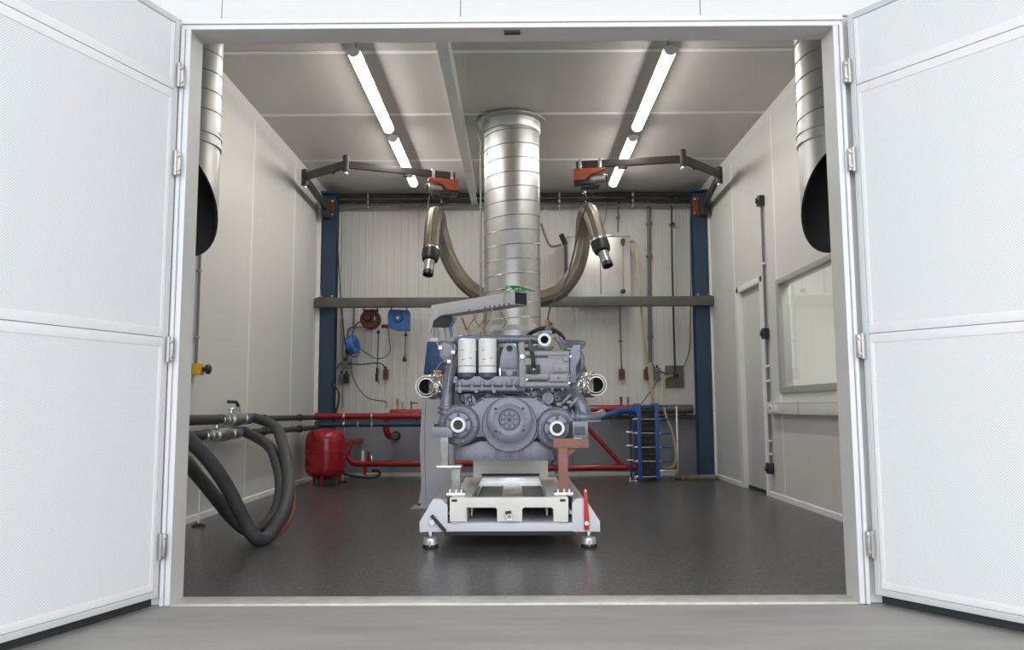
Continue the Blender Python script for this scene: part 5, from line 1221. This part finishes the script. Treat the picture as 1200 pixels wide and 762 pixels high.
for k in range(4):
    q = EP(546+k*2.2, 471-k*1.3, 5.6); obj('heat_shield_fin', MB().box(q.x-.004, q.x+.004, 5.59, 5.63, q.z-.03, q.z+.03), 'engine', en)
obj('alternator', MB().lathe([(0, -.05), (.03, -.05), (.055, -.03), (.06, .0), (.06, .10), (0, .10)], EP(545, 466, 5.66), (0, 1, 0), 20), 'engine_dk', en)
obj('starter_cover', MB().lathe([(0, -.03), (.02, -.03), (.04, -.02), (.045, .0), (.045, .10), (0, .10)], EP(612, 460, 5.64), (0, 1, 0), 20), 'engine_dk', en)
# black engine hose arching over the top, brass fitting
obj('top_hose', MB().tube([EP(618, 394, 5.95), EP(626, 388, 5.9), EP(637, 384.8, 5.88), EP(648, 386, 5.86), EP(656, 391, 5.84), EP(661, 398, 5.82)], .016, 12, 6), 'black', en)
obj('top_hose', MB().tube([EP(616, 396, 6.1), EP(622, 390, 6.08), EP(631, 386, 6.05), EP(640, 385.5, 6.02), EP(650, 390, 6.0)], .014, 12, 6), 'black', en)
obj('top_bracket', MB().bar(EP(636, 390, 5.72), EP(647, 390, 5.72), .02, .03, .004).bar(EP(642, 384, 5.75), EP(642, 400, 5.70), .04, .03, .004), 'engine', en)
q = EP(642, 380, 6.0)
ft = obj('brass_fitting', MB().cyl(q-Vector((0, 0, .035)), q+Vector((0, 0, .03)), .022, seg=8, ch=.004).cyl(q+Vector((0, 0, .0)), q+Vector((.035, -.01, .0)), .012, seg=8), 'brass', en)
# foil wrapped exhaust outlets
def exhaust(cx, cy, s, back):
    c = EP(cx, cy, 5.62); d = Vector((0, 1, 0))
    bx_ = EP(*back)
    pts = [c+Vector((0, .034, 0)), c+Vector((-s*.02, .055, 0)), c+Vector((-s*.065, .085, .002)), c+Vector((-s*.13, .12, .004)), c+Vector((-s*.19, .22, .012))]
    o = obj('exhaust_outlet', MB().tube(pts, lambda t: .072+.018*min(1, t*3)-.01*t, 26, 8), 'foil', en)
    # crumple the foil wrap
    rr = random.Random(3+s)
    for v in o.data.vertices:
        if v.index > 30: v.co += Vector((rr.uniform(-1, 1), rr.uniform(-1, 1), rr.uniform(-1, 1)))*.009
    obj('outlet_rim', MB().lathe([(.049, .0), (.051, -.005), (.059, -.004), (.064, .008), (.066, .03), (.050, .03), (.049, 0)], (c.x, c.y, c.z), (0, 1, 0), 32), 'steel', o)
    obj('outlet_clamp', MB().ring((c.x, c.y+.012, c.z), (0, 1, 0), .077, .070, .014, 32), 'steel', o)
    obj('outlet_bore', MB().cyl((c.x, c.y+.032, c.z), (c.x, c.y+.020, c.z), .0495, seg=28), 'bore', o)
exhaust(499.5, 453, -1, (522, 447, 6.0)); exhaust(698.5, 451, 1, (676, 446, 6.0))
q = EP(513, 438, 5.72); obj('heat_fitting', MB().cyl(q-Vector((.03, 0, 0)), q+Vector((.03, 0, 0)), .022, seg=8), 'brass', en)
slab('turbo_scroll', [(676, 470), (672, 450), (680, 436), (686, 428), (690, 440), (690, 460), (684, 470)], 5.8, 6.1, 'engine_dk', .02)
# engine feet
fl = slab('engine_foot', [(505.3, 512.5), (506, 500.5), (524, 500.5), (530, 506), (530, 513)], Yq+.02, YE0+.25, 'engine', .004, Yq+.02)
q = P(511, 500, Yq+.03); obj('foot_nut', MB().cyl((q.x, Yq+.05, q.z-.006), (q.x, Yq+.05, q.z+.016), .015, seg=6), 'darksteel', fl)
fr2 = slab('engine_foot', [(672, 514), (671, 494), (689, 494), (689.3, 513.8)], Yq+.0, YE0+.25, 'engine', .004, Yq)
obj('foot_recess', MB().box(P(673, 500, Yq).x, P(685.5, 500, Yq).x, Yq-.004, Yq+.002, P(680, 510, Yq).z, P(680, 500, Yq).z, .002), 'engine_dk', fr2)
obj('foot_shim', MB().box(P(672, 515, Yq).x, P(682, 515, Yq).x, Yq-.012, Yq+.05, P(680, 515.2, Yq).z, P(680, 513.6, Yq).z), 'zinc', fr2)
obj('hanging_wire', MB().tube([EP(650.5, 522, 5.56), EP(649.5, 530, 5.55), EP(651, 538, 5.55), EP(648, 541, 5.56), EP(646.5, 544, 5.55), EP(650, 546, 5.53), EP(652, 550, 5.5), EP(651.5, 556, 5.5)], .005, 6, 5), 'black', en)

# ------------------------------------------------------------------ grey measuring tower with boom
tw = thing('measuring_tower', 'grey sheet metal tower with a boom reaching over the engine', 'tower', (-.72, 7.4, 0))
Yt = 7.36
col_ = pl([(490, 590), (493, 575), (493.5, 560), (491.5, 520), (495, 470), (498, 420), (503, 378), (509, 366), (518, 360), (534, 358), (534, 372), (524, 374), (520, 384), (524, 420), (528, 470), (530, 530), (532, 597), (490, 597)], Yt)
col_ = [(x, max(z, .0)) for x, z in col_]
obj('column', MB().prism(col_, Yt, Yt+.22, bev=.006), 'tower', tw)
obj('seam', MB().tube([P(499, 590, Yt-.001), P(497.8, 500, Yt-.001), P(503, 420, Yt-.001), P(505.5, 385, Yt-.001)], .003, 5, 3), 'conduit_light', tw)
obj('base_plate', MB().box(P(482, 597, Yt).x, P(532, 597, Yt).x, Yt-.03, Yt+.26, 0, .010, .002), 'conduit_light', tw)
q = P(491.5, 591.5, Yt); obj('base_hole', MB().cyl((q.x, Yt-.002, q.z), (q.x, Yt+.002, q.z), .012, seg=14), 'black', tw)
cb_ = obj('cable_opening', MB().prism(pl([(506.5, 384), (508, 376), (514, 371.5), (530, 368), (530, 384)], Yt), Yt-.004, Yt+.002), 'darksteel', tw)
# boom
zb_t = 1.80
B0 = G(517, 364, zb_t); B1 = G(611, 350, zb_t)
B0 = Vector((B0.x, Yt+.09, zb_t)); d = (B1-B0); L_ = d.length; d.normalize(); sd = d.cross(Vector((0, 0, 1))).normalized()
m = Matrix((d, sd, Vector((0, 0, 1)))).transposed().to_4x4(); m.translation = B0
hw, hh, th = .075, .055, .004
def bm_(f): 
    b = MB(); f(b); bmesh.ops.transform(b.bm, matrix=m, verts=b.bm.verts); return b
obj('boom', bm_(lambda b: b.box(-.06, L_, hw-th, hw, -hh, hh, .001).box(-.06, L_, -hw, -hw+th, -hh, hh, .001).box(-.06, L_, -hw, hw, hh-th, hh, .001).box(-.06, L_, -hw, hw, -hh, -hh+th, .001)), 'tower', tw)
obj('boom_inner', bm_(lambda b: b.box(L_-.10, L_-.015, -hw+th, hw-th, -hh+th, hh-th)), 'black', tw)
for k in range(7):
    u = L_-.07-k*.062 if k < 6 else L_-.60
    obj('cable_slot', bm_(lambda b: b.box(u-.008, u+.008, hw-.001, hw+.001, -hh, -hh+.020)), 'black', tw)
    obj('cable_slot', bm_(lambda b: b.box(u-.008, u+.008, -hw-.001, -hw+.001, -hh, -hh+.020)), 'black', tw)
def bp(u, v, w_): return m @ Vector((u, v, w_))
rw = random.Random(5)
for k in range(9):
    u = L_-.28-.05*k+rw.uniform(-.02, .02); v = rw.choice((hw, -hw, .0))*.8; a = bp(u, v, -hh); ln = rw.uniform(.08, .32)
    mm = ('bwire', 'silverw', 'bwire', 'ywire', 'bwire', 'silverw', 'conduit', 'bwire', 'ywire')[k]
    obj('sensor_wire', MB().tube([a, a+Vector((rw.uniform(-.03, .03), 0, -.3*ln)), a+Vector((rw.uniform(-.05, .07), rw.uniform(-.04, .04), -.7*ln)), a+Vector((rw.uniform(-.06, .10), rw.uniform(-.05, .05), -ln))], .0035, 5, 5), mm, tw)
a = P(541, 372, 7.0); b = P(547, 387, 6.98); obj('sensor_lead', MB().cyl(a, b, .008, .012, 8), 'bwire', tw)
for k in range(7):
    u = L_-.02-rw.uniform(0, .16); a = bp(u, rw.uniform(-.07, .07), hh+.004)
    obj('earth_wire', MB().tube([a, a+Vector((rw.uniform(-.05, .05), rw.uniform(-.03, .03), .03)), a+Vector((rw.uniform(-.08, .08), rw.uniform(-.03, .03), .05)), a+Vector((rw.uniform(-.1, .1), rw.uniform(-.03, .03), .01))], .005, 6, 5), 'green', tw)
a = bp(L_-.12, hw+.004, hh); obj('earth_wire', MB().tube([a+Vector((0, 0, .02)), a, a-Vector((.01, 0, .06)), a-Vector((-.01, 0, .11))], .005, 6, 4), 'ywire', tw)
# wires and blue cabinet on the tower
q = P(510, 399, 7.15)
for k in range(6):
    x = 505.5+k*1.6
    obj('sensor_wire', MB().tube([P(x, 385, Yt-.02), P(x+(k-3)*.3, 390, Yt-.03), P(x, 398, 7.16)], .0035, 5, 4), ('ywire', 'silverw', 'bwire')[k % 3], tw)
for k, mm in enumerate(('blwire', 'silverw', 'blwire')):
    obj('sensor_wire', MB().tube([P(534-k*1.2, 376, Yt-.02), P(530-k*1.5, 382, Yt-.03), P(530-k*1.2, 392, 7.2), P(531-k*1.4, 400, 7.1)], .005, 6, 4), mm, tw)
cb = pl([(495.8, 438), (500, 400), (538, 400.5), (538, 438)], 7.06)
cab = thing('blue_cabinet', 'blue sheet metal cabinet mounted on the grey tower behind the engine', 'cabinet', (cb[0][0]+.1, 7.2, cb[0][1]))
obj('body', MB().prism(cb, 7.10, Yt-.002, bev=.004), 'cabblue', cab)
obj('door_seam', MB().box(P(506, 420, 7.06).x-.002, P(506, 420, 7.06).x+.002, 7.0975, 7.101, cb[0][1]+.01, cb[1][1]-.01).box(P(503, 415, 7.06).x, P(530, 415, 7.06).x, 7.0975, 7.101, P(503, 415, 7.06).z-.002, P(503, 415, 7.06).z+.002), 'blue', cab)
obj('terminal', MB().box(P(504, 399, 7.1).x, P(513.5, 399, 7.1).x, 7.11, 7.20, cb[1][1]-.001, cb[1][1]+.035, .003), 'white', cab)
